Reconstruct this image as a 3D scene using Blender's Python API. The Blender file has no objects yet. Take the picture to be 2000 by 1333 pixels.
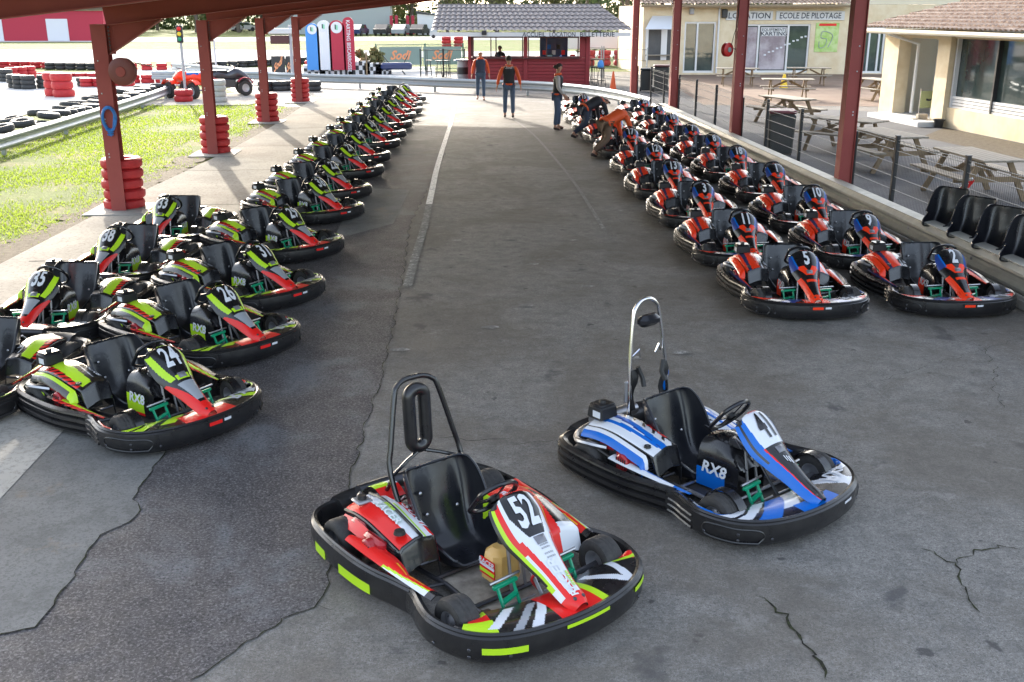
import bpy, bmesh, math, random
import numpy as np
from mathutils import Vector, Matrix
random.seed(7)
SC = bpy.context.scene
COL = SC.collection
# ------------------------------------------------------------------ camera
CAM_H = 3.15; PITCH = math.atan(0.3217); YAW = 0.0565
cd = bpy.data.cameras.new('camera'); cam = bpy.data.objects.new('camera', cd); COL.objects.link(cam)
cd.sensor_width = 36; cd.lens = 36.1; cd.clip_end = 3000; cd.clip_start = 0.05
cam.location = (0, 0, CAM_H)
cam.rotation_euler = (math.pi/2-PITCH, 0, -YAW)
SC.camera = cam
# ------------------------------------------------------------------ world and sun
SUN_EL = math.radians(20.5); SUN_AZ = math.radians(-17.0)   # azimuth from +Y towards +X
w = bpy.data.worlds.new('World'); SC.world = w; w.use_nodes = True
nt = w.node_tree; bg = nt.nodes['Background']
sky = nt.nodes.new('ShaderNodeTexSky'); sky.sky_type = 'NISHITA'; sky.sun_disc = False
sky.sun_elevation = SUN_EL; sky.sun_rotation = SUN_AZ; sky.air_density = 1.0; sky.dust_density = 3.0; sky.ozone_density = 1.0
hs = nt.nodes.new('ShaderNodeHueSaturation'); hs.inputs['Saturation'].default_value = .62; nt.links.new(sky.outputs[0], hs.inputs['Color']); nt.links.new(hs.outputs[0], bg.inputs[0]); bg.inputs[1].default_value = 0.15
sd = bpy.data.lights.new('sun', 'SUN'); sd.energy = 2.0; sd.angle = math.radians(0.6); sd.color = (1, .93, .82)
so = bpy.data.objects.new('sun', sd); COL.objects.link(so)
sdir = Vector((math.sin(SUN_AZ)*math.cos(SUN_EL), math.cos(SUN_AZ)*math.cos(SUN_EL), math.sin(SUN_EL)))
so.rotation_euler = sdir.to_track_quat('Z', 'Y').to_euler(); so.location = (-20, 60, 30)
vs = SC.view_settings; vs.view_transform = 'Standard'; vs.look = 'None'; vs.gamma = 1; vs.exposure = 2.25
# ------------------------------------------------------------------ measuring helpers: a ray of the photo met with the ground
_c, _s = math.cos(PITCH), math.sin(PITCH)
_f = Vector((math.sin(YAW)*_c, math.cos(YAW)*_c, -_s)); _r = Vector((math.cos(YAW), -math.sin(YAW), 0)); _u = _r.cross(_f)
def at(px, py, z=0.0):
    d = _f*2005+_r*(px-1000)-_u*(py-666.5); t = (z-CAM_H)/d.z
    return Vector((d.x*t, d.y*t, z))
# ------------------------------------------------------------------ materials
MAT = {}
def pbr(name, col, rough=.5, metal=0, coat=0, spec=.5, noise=None, bump=None, trans=0, emit=None, rvar=None):
    m = bpy.data.materials.new(name); m.use_nodes = True; n = m.node_tree.nodes; l = m.node_tree.links
    b = n['Principled BSDF']; b.inputs['Base Color'].default_value = (*col, 1); b.inputs['Roughness'].default_value = rough
    b.inputs['Metallic'].default_value = metal; b.inputs['Coat Weight'].default_value = coat; b.inputs['Coat Roughness'].default_value = .08
    b.inputs['Specular IOR Level'].default_value = spec
    if trans: b.inputs['Transmission Weight'].default_value = trans
    tc = n.new('ShaderNodeTexCoord')
    if noise:   # (scale, strength, second colour)
        t = n.new('ShaderNodeTexNoise'); t.inputs['Scale'].default_value = noise[0]; t.inputs['Detail'].default_value = 6; t.inputs['Roughness'].default_value = .65
        l.new(tc.outputs['Object'], t.inputs['Vector'])
        r = n.new('ShaderNodeValToRGB'); r.color_ramp.elements[0].position = .5-noise[1]; r.color_ramp.elements[1].position = .5+noise[1]
        r.color_ramp.elements[0].color = (*col, 1); r.color_ramp.elements[1].color = (*noise[2], 1)
        l.new(t.outputs[0], r.inputs[0]); l.new(r.outputs[0], b.inputs['Base Color'])
    if rvar:
        t = n.new('ShaderNodeTexNoise'); t.inputs['Scale'].default_value = rvar[0]; t.inputs['Detail'].default_value = 5
        l.new(tc.outputs['Object'], t.inputs['Vector'])
        mr = n.new('ShaderNodeMapRange'); mr.inputs[1].default_value = .3; mr.inputs[2].default_value = .7
        mr.inputs[3].default_value = rough; mr.inputs[4].default_value = rvar[1]
        l.new(t.outputs[0], mr.inputs[0]); l.new(mr.outputs[0], b.inputs['Roughness'])
    if bump:
        t = n.new('ShaderNodeTexNoise'); t.inputs['Scale'].default_value = bump[0]; t.inputs['Detail'].default_value = 4
        l.new(tc.outputs['Object'], t.inputs['Vector'])
        bp = n.new('ShaderNodeBump'); bp.inputs['Strength'].default_value = bump[1]; bp.inputs['Distance'].default_value = bump[2] if len(bump) > 2 else .01
        l.new(t.outputs[0], bp.inputs['Height']); l.new(bp.outputs[0], b.inputs['Normal'])
    MAT[name] = m; return m
pbr('gloss_black', (.007, .007, .009), .2, coat=.5, rvar=(9, .36))
pbr('bumper_black', (.007, .007, .009), .24, coat=.3, noise=(5, .2, (.018, .017, .017)), rvar=(14, .45), bump=(60, .1, .004))
pbr('matte_black', (.010, .010, .011), .5)
pbr('seat_black', (.006, .007, .011), .24, coat=.25, rvar=(7, .40))
pbr('rubber', (.022, .021, .021), .75, noise=(30, .2, (.045, .042, .04)), bump=(90, .3, .003))
pbr('lime', (.48, .76, .012), .35, coat=.2, spec=.35, noise=(7, .3, (.42, .66, .03))); pbr('red', (.78, .012, .010), .32, coat=.25, spec=.35, noise=(7, .3, (.68, .02, .018)))
pbr('engine_red', (.35, .012, .018), .35, coat=.3)
pbr('orange_red', (.95, .038, .006), .38, coat=.12, spec=.3, noise=(8, .3, (.86, .05, .012))); pbr('navy', (.012, .03, .12), .3, coat=.5); pbr('blue', (.015, .05, .26), .3, coat=.5)
pbr('bright_blue', (.002, .13, .52), .34, coat=.2, spec=.35); pbr('white', (.66, .68, .72), .3, coat=.4); pbr('silver_grey', (.3, .32, .35), .35, coat=.4)
pbr('pale_green', (.25, .6, .4), .4); pbr('pedal_green', (.0, .26, .13), .35, coat=.3)
pbr('chrome', (.75, .75, .77), .12, 1); pbr('steel', (.42, .42, .44), .32, 1, rvar=(20, .5)); pbr('dark_steel', (.09, .09, .1), .35, .8)
pbr('alloy', (.4, .4, .42), .4, .7); pbr('floor_pan_plain', (.55, .50, .42), .42, .3, noise=(7, .25, (.14, .12, .1)), rvar=(12, .6))
pbr('floor_pan_black', (.02, .02, .021), .5, noise=(9, .2, (.045, .042, .04)))
pbr('tank_amber', (.55, .3, .07), .35, noise=(8, .3, (.62, .42, .16)))
pbr('yellow_line', (.85, .5, .02), .35)
pbr('mirror_grey', (.2, .2, .22), .3, .3); pbr('hose_red', (.5, .02, .02), .4)
# ------------------------------------------------------------------ mesh builder
class MB:
    def __init__(s): s.v = []; s.f = []; s.m = []; s.M = None
    def add(s, vs, fs, m):
        o = len(s.v)
        s.v += [tuple(s.M @ Vector(p)) if s.M else tuple(p) for p in vs]
        for i, f in enumerate(fs):
            s.f.append(tuple(a+o for a in f)); s.m.append(m[i] if isinstance(m, list) else m)
    def box(s, c, d, m, R=None, bev=0.0, top=1.0):
        x, y, z = d[0]/2, d[1]/2, d[2]/2
        if bev <= 0:
            P = [(-x, -y, -z), (x, -y, -z), (x, y, -z), (-x, y, -z), (-x*top, -y*top, z), (x*top, -y*top, z), (x*top, y*top, z), (-x*top, y*top, z)]
            F = [(0, 3, 2, 1), (4, 5, 6, 7), (0, 1, 5, 4), (1, 2, 6, 5), (2, 3, 7, 6), (3, 0, 4, 7)]
        else:
            b = min(bev, x*.9, y*.9, z*.9); P = []; F = []
            def ring(xx, yy, zz, q): return [(xx-q, -yy, zz), (xx, -yy+q, zz), (xx, yy-q, zz), (xx-q, yy, zz), (-xx+q, yy, zz), (-xx, yy-q, zz), (-xx, -yy+q, zz), (-xx+q, -yy, zz)]
            for (zz, k, tt) in ((-z, b, 1), (-z+b, 0, 1), (z-b, 0, top), (z, b, top)):
                P += ring(x*tt-k, y*tt-k, zz, b*(.6 if k else 1))
            for a in range(3):
                for i in range(8): j = (i+1) % 8; F.append((a*8+i, a*8+j, a*8+8+j, a*8+8+i))
            F.append(tuple(range(7, -1, -1))); F.append(tuple(range(24, 32)))
        if R is not None: P = [tuple(R @ Vector(p)) for p in P]
        s.add([(p[0]+c[0], p[1]+c[1], p[2]+c[2]) for p in P], F, m)
    def bar(s, a, b, w, h, m, up=(0, 0, 1), bev=0):
        a = Vector(a); b = Vector(b); d = b-a; L = d.length; d.normalize()
        u = Vector(up); sd_ = d.cross(u)
        if sd_.length < 1e-4: sd_ = d.cross(Vector((0, 1, 0)))
        sd_.normalize(); u = sd_.cross(d)
        R = Matrix((d, sd_, u)).transposed()
        s.box((a+b)/2, (L, w, h), m, R, bev)
    def tube(s, pts, r, m, n=8, closed=False, caps=True):
        pts = [Vector(p) for p in pts]; N = len(pts); V = []; F = []
        up = None
        for i, p in enumerate(pts):
            a = pts[(i-1) % N] if (closed or i > 0) else p; b = pts[(i+1) % N] if (closed or i < N-1) else p
            t = (b-a).normalized()
            if up is None:
                up = Vector((0, 0, 1)) if abs(t.z) < .9 else Vector((1, 0, 0))
            sx = t.cross(up)
            if sx.length < 1e-5: sx = t.cross(Vector((.3, .9, .2)))
            sx.normalize(); up = sx.cross(t).normalized()
            rr = r[i] if isinstance(r, (list, tuple)) else r
            for k in range(n):
                an = 2*math.pi*k/n; V.append(p+(sx*math.cos(an)+up*math.sin(an))*rr)
        for i in range(N if closed else N-1):
            for k in range(n):
                j = (i+1) % N; q = (k+1) % n; F.append((i*n+k, i*n+q, j*n+q, j*n+k))
        if caps and not closed: F.append(tuple(range(n-1, -1, -1))); F.append(tuple(range((N-1)*n, N*n)))
        s.add(V, F, m)
    def lathe(s, prof, n, m, M=None, arc=2*math.pi):
        V = []; F = []; full = arc > 6.28; k = n if full else n+1
        for i in range(k):
            a = arc*i/n
            for (r, z) in prof: V.append((r*math.cos(a), r*math.sin(a), z))
        P = len(prof)
        ms = []
        for i in range(n):
            j = (i+1) % k
            for q in range(P-1):
                F.append((i*P+q, j*P+q, j*P+q+1, i*P+q+1)); ms.append(m[q] if isinstance(m, list) else m)
        if M is not None: V = [tuple(M @ Vector(p)) for p in V]
        s.add(V, F, ms)
    def sheet(s, G, m, th=.006, back=None):
        """grid of points G[i][j] made into a thin closed shell; m: material or function(u,v)"""
        n = len(G); k = len(G[0]); P = [Vector(p) for row in G for p in row]; Nn = []
        for i in range(n):
            for j in range(k):
                a = P[min(i+1, n-1)*k+j]-P[max(i-1, 0)*k+j]; b = P[i*k+min(j+1, k-1)]-P[i*k+max(j-1, 0)]
                c = a.cross(b); Nn.append(c.normalized() if c.length > 1e-9 else Vector((0, 0, 1)))
        if sum((q.z for q in Nn)) < -.15*len(Nn): Nn = [-q for q in Nn]     # the patterned side looks up
        V = P+[p-q*th for p, q in zip(P, Nn)]; F = []; ms = []; o = n*k
        for i in range(n-1):
            for j in range(k-1):
                mm = m((i+.5)/(n-1), (j+.5)/(k-1)) if callable(m) else m
                F.append((i*k+j, (i+1)*k+j, (i+1)*k+j+1, i*k+j+1)); ms.append(mm)
                F.append((o+i*k+j, o+i*k+j+1, o+(i+1)*k+j+1, o+(i+1)*k+j)); ms.append(back or mm)
        e = back or (m if not callable(m) else m(.5, .5))
        for i in range(n-1):
            for j in (0, k-1):
                q = (i*k+j, o+i*k+j, o+(i+1)*k+j, (i+1)*k+j); F.append(q if j == 0 else q[::-1]); ms.append(e)
        for j in range(k-1):
            for i in (0, n-1):
                q = (i*k+j, i*k+j+1, o+i*k+j+1, o+i*k+j); F.append(q if i == 0 else q[::-1]); ms.append(e)
        s.add(V, F, ms)
    def sweep(s, path, prof, m, closed=False, caps=True):
        """path: (x,y,z) plan curve; prof: (outward, z) closed profile"""
        N = len(path); V = []; F = []; K = len(prof)
        for i, p in enumerate(path):
            a = path[(i-1) % N] if (closed or i > 0) else p; b = path[(i+1) % N] if (closed or i < N-1) else p
            t = Vector((b[0]-a[0], b[1]-a[1], 0)).normalized(); nn = Vector((t.y, -t.x, 0))
            pz = p[2] if len(p) > 2 else 0
            for (o, z) in prof: V.append((p[0]+nn.x*o, p[1]+nn.y*o, pz+z))
        for i in range(N if closed else N-1):
            j = (i+1) % N
            for q in range(K): r = (q+1) % K; F.append((i*K+q, j*K+q, j*K+r, i*K+r))
        if caps and not closed: F.append(tuple(range(K-1, -1, -1))); F.append(tuple(range((N-1)*K, N*K)))
        s.add(V, F, m)
    def prism(s, poly, z0, z1, m, fn=None):
        n = len(poly); V = [(x, y, z0) for x, y in poly]+[(x, y, z1) for x, y in poly]
        if fn: V = [fn(*p) for p in V]
        F = [tuple(range(n-1, -1, -1)), tuple(range(n, 2*n))]+[(i, (i+1) % n, n+(i+1) % n, n+i) for i in range(n)]
        s.add(V, F, m)
    def text(s, T, fn, m):
        V, F = T; s.add([fn(x, y) for x, y in V], F, m)
    def mesh(s, name, smooth=True, ang=40):
        me = bpy.data.meshes.new(name); me.from_pydata(s.v, [], s.f)
        names = []
        for q in s.m:
            if q not in names: names.append(q)
        for q in names: me.materials.append(MAT[q])
        ix = {q: i for i, q in enumerate(names)}
        me.polygons.foreach_set('material_index', [ix[q] for q in s.m])
        me.polygons.foreach_set('use_smooth', [smooth]*len(s.f))
        me.update()
        if smooth: me.set_sharp_from_angle(angle=math.radians(ang))
        return me
    def build(s, name, parent=None, smooth=True, ang=40, loc=None, rz=0, fix=True):
        me = s.mesh(name, smooth, ang)
        if fix:
            bm = bmesh.new(); bm.from_mesh(me); bmesh.ops.recalc_face_normals(bm, faces=bm.faces); bm.to_mesh(me); bm.free()
            if smooth: me.set_sharp_from_angle(angle=math.radians(ang))
        o = bpy.data.objects.new(name, me); COL.objects.link(o)
        if parent: o.parent = parent
        if loc is not None: o.location = loc
        o.rotation_euler[2] = rz
        return o
def tag(o, label=None, cat=None, group=None, kind=None):
    for k, v in (('label', label), ('category', cat), ('group', group), ('kind', kind)):
        if v: o[k] = v
    return o
def empty(name, loc=(0, 0, 0), rz=0, label=None, cat=None, group=None):
    o = bpy.data.objects.new(name, None); COL.objects.link(o); o.location = loc; o.rotation_euler[2] = rz; o.empty_display_size = .2
    return tag(o, label, cat, group)
def copy_tree(o, parent=None):
    c = o.copy(); COL.objects.link(c); c.parent = parent
    for ch in list(o.children): copy_tree(ch, c)
    return c
_tc = {}
def text2d(t, size=1.0, bold=0.0, shear=0.0, sx=1.0):
    key = (t, bold, shear)
    if key not in _tc:
        cu = bpy.data.curves.new('t', 'FONT'); cu.body = t; cu.align_x = 'CENTER'; cu.align_y = 'CENTER'; cu.offset = bold; cu.shear = shear
        cu.resolution_u = 2; cu.fill_mode = 'FRONT'
        ob = bpy.data.objects.new('t', cu); me = ob.to_mesh(); bm = bmesh.new(); bm.from_mesh(me)
        if len(t) < 6:      # short lettering lies on curved panels: cut it finely so that it follows them
            xs = [v.co.x for v in bm.verts]; ys = [v.co.y for v in bm.verts]
            for lo, hi, n_ in ((min(xs), max(xs), (1, 0, 0)), (min(ys), max(ys), (0, 1, 0))):
                k_ = int((hi-lo)/.09)
                for i in range(1, k_):
                    c_ = lo+(hi-lo)*i/k_; bmesh.ops.bisect_plane(bm, geom=bm.verts[:]+bm.edges[:]+bm.faces[:], plane_co=[q*c_ for q in n_], plane_no=n_)
        bm.verts.index_update()
        _tc[key] = ([(v.co.x, v.co.y) for v in bm.verts], [tuple(v.index for v in p.verts) for p in bm.faces]); bm.free()
        ob.to_mesh_clear(); bpy.data.objects.remove(ob); bpy.data.curves.remove(cu)
    V, F = _tc[key]
    # centre the block on its own box
    x0 = min(v[0] for v in V); x1 = max(v[0] for v in V); y0 = min(v[1] for v in V); y1 = max(v[1] for v in V)
    return [((x-(x0+x1)/2)*size*sx, (y-(y0+y1)/2)*size) for x, y in V], F
def cr(P, t):
    """Catmull-Rom through the rows of P, t in 0..1"""
    n = len(P)-1; x = min(max(t, 0), 1)*n; i = min(int(x), n-1); f = x-i
    p0 = P[max(i-1, 0)]; p1 = P[i]; p2 = P[i+1]; p3 = P[min(i+2, n)]
    return [.5*(2*b+(c-a)*f+(2*a-5*b+4*c-d)*f*f+(3*b-a-3*c+d)*f**3) for a, b, c, d in zip(p0, p1, p2, p3)]
def crs(P, n): return [cr(P, i/(n-1)) for i in range(n)]
def surf(fn, nu, nv): return [[fn(i/(nu-1), j/(nv-1)) for j in range(nv)] for i in range(nu)]

def aty(px, py, Y):
    d = _f*2005+_r*(px-1000)-_u*(py-666.5); t = Y/d.y
    return Vector((d.x*t, Y, CAM_H+d.z*t))
def atx(px, py, X):
    d = _f*2005+_r*(px-1000)-_u*(py-666.5); t = X/d.x
    return Vector((X, d.y*t, CAM_H+d.z*t))
# ================================================================== GO-KARTS
SMOOTH = [(-.035, .20), (-.028, .222), (-.01, .230), (0, .220), (-.004, .210), (.008, .20), (.014, .14), (.006, .075), (-.01, .05), (-.035, .045)]
RIB = [(-.075, .18), (-.06, .213), (-.028, .226), (0, .212), (.004, .198), (-.022, .188), (.010, .174), (.012, .148), (-.022, .134), (.012, .120), (.012, .094), (-.022, .081), (.008, .068), (0, .05), (-.03, .035), (-.09, .035)]
FRONT = [(-.042, .19), (-.034, .212), (-.012, .222), (.0, .212), (-.003, .203), (.010, .194), (.016, .14), (.010, .080), (-.006, .062), (-.024, .042), (-.042, .042)]
REARP = [(-.11, .10), (-.10, .19), (-.06, .235), (0, .245), (.03, .2), (.035, .14), (.02, .09), (-.03, .075)]
FP = [(.20, -.600), (.29, -.612), (.39, -.645), (.52, -.672), (.66, -.65), (.78, -.59), (.88, -.48), (.945, -.33), (.98, -.16), (.99, 0)]
FP = FP+[(x, -y) for x, y in FP[-2::-1]]
SP = [(-.90, -.30), (-.925, -.40), (-.915, -.50), (-.86, -.59), (-.76, -.645), (-.62, -.672), (-.42, -.685), (-.2, -.683), (-.04, -.664), (.10, -.630), (.24, -.602)]
def front_path(t):            # t in -1..1
    return cr(FP, (t+1)/2)
def fair(t, v):               # front fairing: t along the bumper, v from rim inward
    p = cr(FP, (t+1)/2); q = cr(FP, min(1, (t+1)/2+.01)); d = Vector((q[0]-p[0], q[1]-p[1])).normalized()
    nx, ny = d.y, -d.x
    at_ = abs(t); k_ = min(1, max(0, (at_-.50)/.07)); k_ = k_*k_*(3-2*k_); wd = (.13+.15*min(1, max(0, .52-at_)/.17))*(1-k_)+.045*k_
    o = -.03-wd*v
    # converge towards the middle of the nose instead of plain normal offset
    x = p[0]+nx*o; y = p[1]+ny*o*(.6 if abs(t) < .6 else .9)
    return (x, y, .214-.035*v+.018*math.sin(v*3.14))
NAS = [(.335, .605, .11, .04), (.365, .632, .15, .045), (.45, .585, .172, .06), (.55, .500, .160, .075), (.64, .430, .125, .07), (.74, .365, .095, .06), (.83, .308, .080, .05), (.91, .268, .074, .04), (.96, .240, .047, .03)]
def nas(u, v, off=0):
    x, z, hw, dr = cr(NAS, u); a = v*2-1
    x2, z2, _, _ = cr(NAS, min(1, u+.02)); x1, z1, _, _ = cr(NAS, max(0, u-.02)); t = Vector((x2-x1, 0, z2-z1)).normalized(); nn = Vector((-t.z, 0, t.x))
    k = abs(a)**3
    return Vector((x, hw*a, z))+nn*(off-dr*k*1.2)+Vector((0, 0, .012*(1-a*a)))
# colour layouts: a = |across|, u = along
def p_nas_green(u, v):
    a = abs(v*2-1); lo = .86-.95*max(0, u-.06)
    if .02 < u < .47 and lo < a < lo+.17+.25*u: return 'lime'
    if .40 < u < .49 and a < .42: return 'lime' if u > .44 else 'gloss_black'
    if .52 < u < .74 and a < .62-(u-.52): return 'silver_grey'
    if u > .78 or (u > .46 and a > .92-(u-.46)*1.9): return 'red'
    return 'gloss_black'
def p_nas_orange(u, v):
    a = abs(v*2-1)
    if .04 < u < .38 and a > .98-u*1.0: return 'bright_blue' if a < 1.06-u*1.0 else 'blue'
    if .36 < u < .50 and abs(a-(1.55-u*2.9)) < .24: return 'orange_red'
    if u > .84 or (u > .5 and a > .78-(u-.46)*.9): return 'orange_red'
    if .56 < u < .6 and a < .5: return 'orange_red'
    return 'gloss_black'
def p_nas_blue(u, v):
    a = abs(v*2-1)
    if u < .40 and a < .62+.25*(.4-u): return 'white'
    if a > .82 and u < .5: return 'bright_blue' if a > .88 else 'gloss_black'
    if a < .60-.25*(u-.4) and u > .4: return 'gloss_black'
    if a < .66-.25*(u-.4) and u > .4: return 'red'
    return 'bright_blue'
def p_nas_52(u, v):
    a = abs(v*2-1)
    if u < .42 and a < .60-.25*max(0, u-.28)/.14: return 'gloss_black'
    if u < .42 and a < .68: return 'white'
    if a > .93 and u < .7: return 'gloss_black'
    if a > .84 and u < .75: return 'lime'
    if u > .84: return 'red'
    if .16 < u < .5 and a > .70: return 'red'
    if u > .42 and a < .62-(u-.42)*.4: return 'white' if a > .08 or u < .7 else 'red'
    if u > .42 and a > .76: return 'white'
    if u > .42: return 'red'
    return 'white'
PN = dict(green=p_nas_green, orange=p_nas_orange, blue=p_nas_blue, red=p_nas_52)
def bands(rows, base):
    def f(u, v):
        for (u0, u1, v0, v1, sl, m) in rows:
            uu = u-sl*(v-.5)
            if u0 < uu < u1 and v0 < v < v1: return m
        return base
    return f
PF = dict(green=bands([(.46, .54, .0, 1, 0, 'red'), (.40, .60, .0, .6, 0, 'red'), (.36, .41, .25, 1, .12, 'lime'), (.235, .27, .0, 1, .14, 'lime'), (.29, .33, .0, 1, .14, 'lime'), (.66, .70, 0, 1, -.1, 'lime'), (.72, .76, .1, .9, -.1, 'white'), (.78, .80, .1, .9, .1, 'white'), (.82, .87, 0, .8, -.1, 'lime'), (.9, .96, .1, .8, 0, 'red'), (.03, .12, .1, .4, 0, 'red')], 'gloss_black'),
          orange=bands([(.44, .56, .0, 1, 0, 'orange_red'), (.38, .44, .0, .8, .1, 'blue'), (.56, .62, .0, .8, -.1, 'blue'), (.20, .31, .1, .9, .16, 'orange_red'), (.64, .67, 0, .9, .1, 'white'), (.69, .72, .1, .9, -.1, 'white'), (.75, .83, 0, .9, .0, 'orange_red'), (.88, .95, 0, .7, 0, 'bright_blue'), (.04, .12, .1, .6, 0, 'navy')], 'gloss_black'),
          blue=bands([(.42, .58, .0, .35, 0, 'bright_blue'), (.34, .41, .0, .95, .12, 'bright_blue'), (.41, .47, .3, 1, .12, 'white'), (.28, .325, .0, .95, .14, 'white'), (.20, .26, .0, .95, .14, 'white'), (.10, .19, .0, .7, .1, 'bright_blue'), (.03, .09, .1, .5, 0, 'silver_grey'), (.62, .67, 0, 1, -.1, 'white'), (.70, .74, .0, .9, .1, 'white'), (.76, .80, .0, .9, -.1, 'white'), (.82, .88, 0, .9, 0, 'bright_blue')], 'gloss_black'),
          red=bands([(.42, .58, .0, 1, 0, 'red'), (.385, .42, .0, .9, .12, 'white'), (.34, .37, .0, .8, .14, 'silver_grey'), (.25, .29, .1, .9, .14, 'white'), (.10, .23, .0, .45, 0, 'lime'), (.12, .22, .45, .75, 0, 'red'), (.10, .22, .75, 1, 0, 'lime'), (.58, .61, 0, 1, 0, 'lime'), (.665, .70, 0, .9, -.1, 'white'), (.76, .80, 0, .8, .1, 'white'), (.84, .87, 0, .9, -.1, 'lime'), (.87, .95, .1, .9, 0, 'red')], 'gloss_black'))
def hood(side, hgt, x0=-.66, x1=.0):
    """side engine hood surface"""
    def f(u, v, off=0):
        zt = cr([(hgt-.01,), (hgt+.01,), (hgt+.01,), (hgt-.01,), (hgt-.035,), (hgt-.06,)], u)[0]
        yi = .215+.02*u; yo = .50-.02*u**2
        dz = 0 if u < .93 else (u-.93)/.07*.13
        row = [(yi, .19), (yi+.004, zt-.05), (yi+.012, zt-.008), (yi+.06, zt+.004), ((yi+yo)/2, zt+.012), (yo-.05, zt-.012), (yo-.008, zt-.032), (yo, zt-.075)]
        y, z = cr(row, v); z -= dz
        return Vector((x0+(x1-x0)*u, side*-y, z+off))
    return f
def p_hood(scheme):
    c1, c2, c3, w_ = dict(green=('lime', 'red', 'gloss_black', 'silver_grey'), orange=('orange_red', 'navy', 'gloss_black', 'silver_grey'), blue=('bright_blue', 'white', 'gloss_black', 'white'), red=('red', 'white', 'lime', 'white'))[scheme]
    def f(u, v):
        if v < .25: return c3 if scheme != 'red' else 'red'
        if scheme == 'blue':
            if u > .93: return 'gloss_black'
            if v < .36: return 'gloss_black'
            if v < .44+.05*u: return 'white' if (u*7-v*4) % 1 < .7 else 'gloss_black'
            w2 = v-.47-.08*u
            if 0 < w2 < .09: return 'bright_blue' if (w2 < .05+.04*u) else 'blue'
            if w2 >= .09 and v < .86: return 'white' if not (.17 < w2+.12*u < .22) else 'bright_blue'
            return 'white' if v < .84 else 'gloss_black'
        if scheme == 'red':
            if u > .93: return 'gloss_black'
            if v < .50: return 'red' if v < .34+.08*(1-u) else ('white' if v < .44 else ('lime' if u > .35 and v < .47 else 'white'))
            if v < .535: return 'gloss_black'
            if v < .62: return 'white'
            return 'red' if v < .90 else 'gloss_black'
        if u > .93: return c3
        w2 = v-.10*u
        if scheme == 'orange':
            if .36 < w2 < .39 and u > .25: return 'white'
            if .44 < w2 < .62 and .06 < u < .92: return c1
            if .62 < w2 < .70: return 'navy'
            if .70 < w2 < .86 and u < .90: return c1
            return c3
        if .50 < w2 < .66 and .12 < u < .88: return c1
        if .66 < w2 < .80 and .06 < u < .84: return c2 if (scheme == 'orange' or (u*9+v*6) % 1 < .6) else c3
        if scheme == 'orange' and .82 < w2 < .9 and u < .9: return c1
        if .40 < w2 < .42 and .3 < u < .8: return 'white'
        return c3
    return f
def wheel(mb, rb, R, W):
    """tyre and rim profiles about local z (axle)"""
    T = [(R*.52, -W*.44), (R*.62, -W*.5), (R*.84, -W*.5), (R*.95, -W*.45), (R, -W*.34), (R*1.004, -W*.12), (R*.99, -W*.1), (R*.99, -W*.07), (R*1.004, -W*.05), (R*1.004, W*.05), (R*.99, W*.07), (R*.99, W*.1), (R*1.004, W*.12), (R, W*.34), (R*.95, W*.45), (R*.84, W*.5), (R*.62, W*.5), (R*.52, W*.44)]
    mb.lathe(T, 28, 'rubber')
    rb.lathe([(R*.5, -W*.44), (R*.53, -W*.45), (R*.53, -W*.40), (R*.44, -W*.34), (R*.42, 0), (R*.44, W*.34), (R*.53, W*.40), (R*.53, W*.45), (R*.5, W*.43), (R*.43, W*.30), (R*.34, W*.27), (R*.22, W*.34), (R*.14, W*.38), (.001, W*.39)], 20, 'alloy')
    rb.lathe([(R*.50, -W*.44), (R*.3, -W*.1), (.001, -W*.1)], 20, 'alloy')
    for k in range(5):
        a = k*2*math.pi/5; rb.lathe([(.008, W*.27), (.006, W*.30), (.001, W*.30)], 6, 'dark_steel', Matrix.Translation((R*.30*math.cos(a), R*.30*math.sin(a), 0)))
WH = {}
def add_wheel(root, x, y, R, W, steer=0):
    k = (R, W)
    if k not in WH:
        a = MB(); b = MB(); wheel(a, b, R, W); WH[k] = (a.mesh('wheel'), b.mesh('rim'))
    t = bpy.data.objects.new('wheel', WH[k][0]); COL.objects.link(t); t.parent = root
    t.location = (x, y, R); t.rotation_euler = (math.radians(90) if y < 0 else math.radians(-90), 0, steer)
    q = bpy.data.objects.new('rim', WH[k][1]); COL.objects.link(q); q.parent = t
def rot_to(d):  # matrix taking +z to d
    return Vector(d).to_track_quat('Z', 'Y').to_matrix().to_4x4()
def make_seat_mesh(name='seat'):
    pr = [(.09, .125, .15, .03), (.05, .095, .175, .07), (-.06, .075, .195, .13), (-.17, .075, .205, .17), (-.26, .12, .218, .19), (-.32, .22, .228, .17), (-.36, .34, .235, .14), (-.395, .45, .232, .10), (-.42, .525, .215, .05), (-.425, .545, .195, .02)]
    def f(u, v):
        x, z, hw, d = cr(pr, u); x2, z2, _, _ = cr(pr, min(1, u+.03)); x1, z1, _, _ = cr(pr, max(0, u-.03))
        t = Vector((x2-x1, 0, z2-z1)).normalized(); nn = Vector((t.z, 0, -t.x))
        a = v*2-1; k = abs(a)
        y = hw*math.copysign(1-(1-min(1, k*1.12))**1.4, a) if k < .9 else math.copysign(hw*(1+.06*(k-.9)*10), a)
        return Vector((x, y, z))+nn*(d*max(0, (k-.5)/.5)**2.2) + nn*(.01*math.cos(a*6) if .4 < u < .95 else 0)
    mb = MB(); G = surf(f, 30, 25); mb.sheet(G, 'seat_black', .012)
    # rolled rim
    edge = [G[i][0] for i in range(30)]+[G[29][j] for j in range(1, 24)]+[G[29-i][24] for i in range(30)]
    mb.tube([tuple(p) for p in edge], .009, 'seat_black', 6)
    return mb
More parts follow.
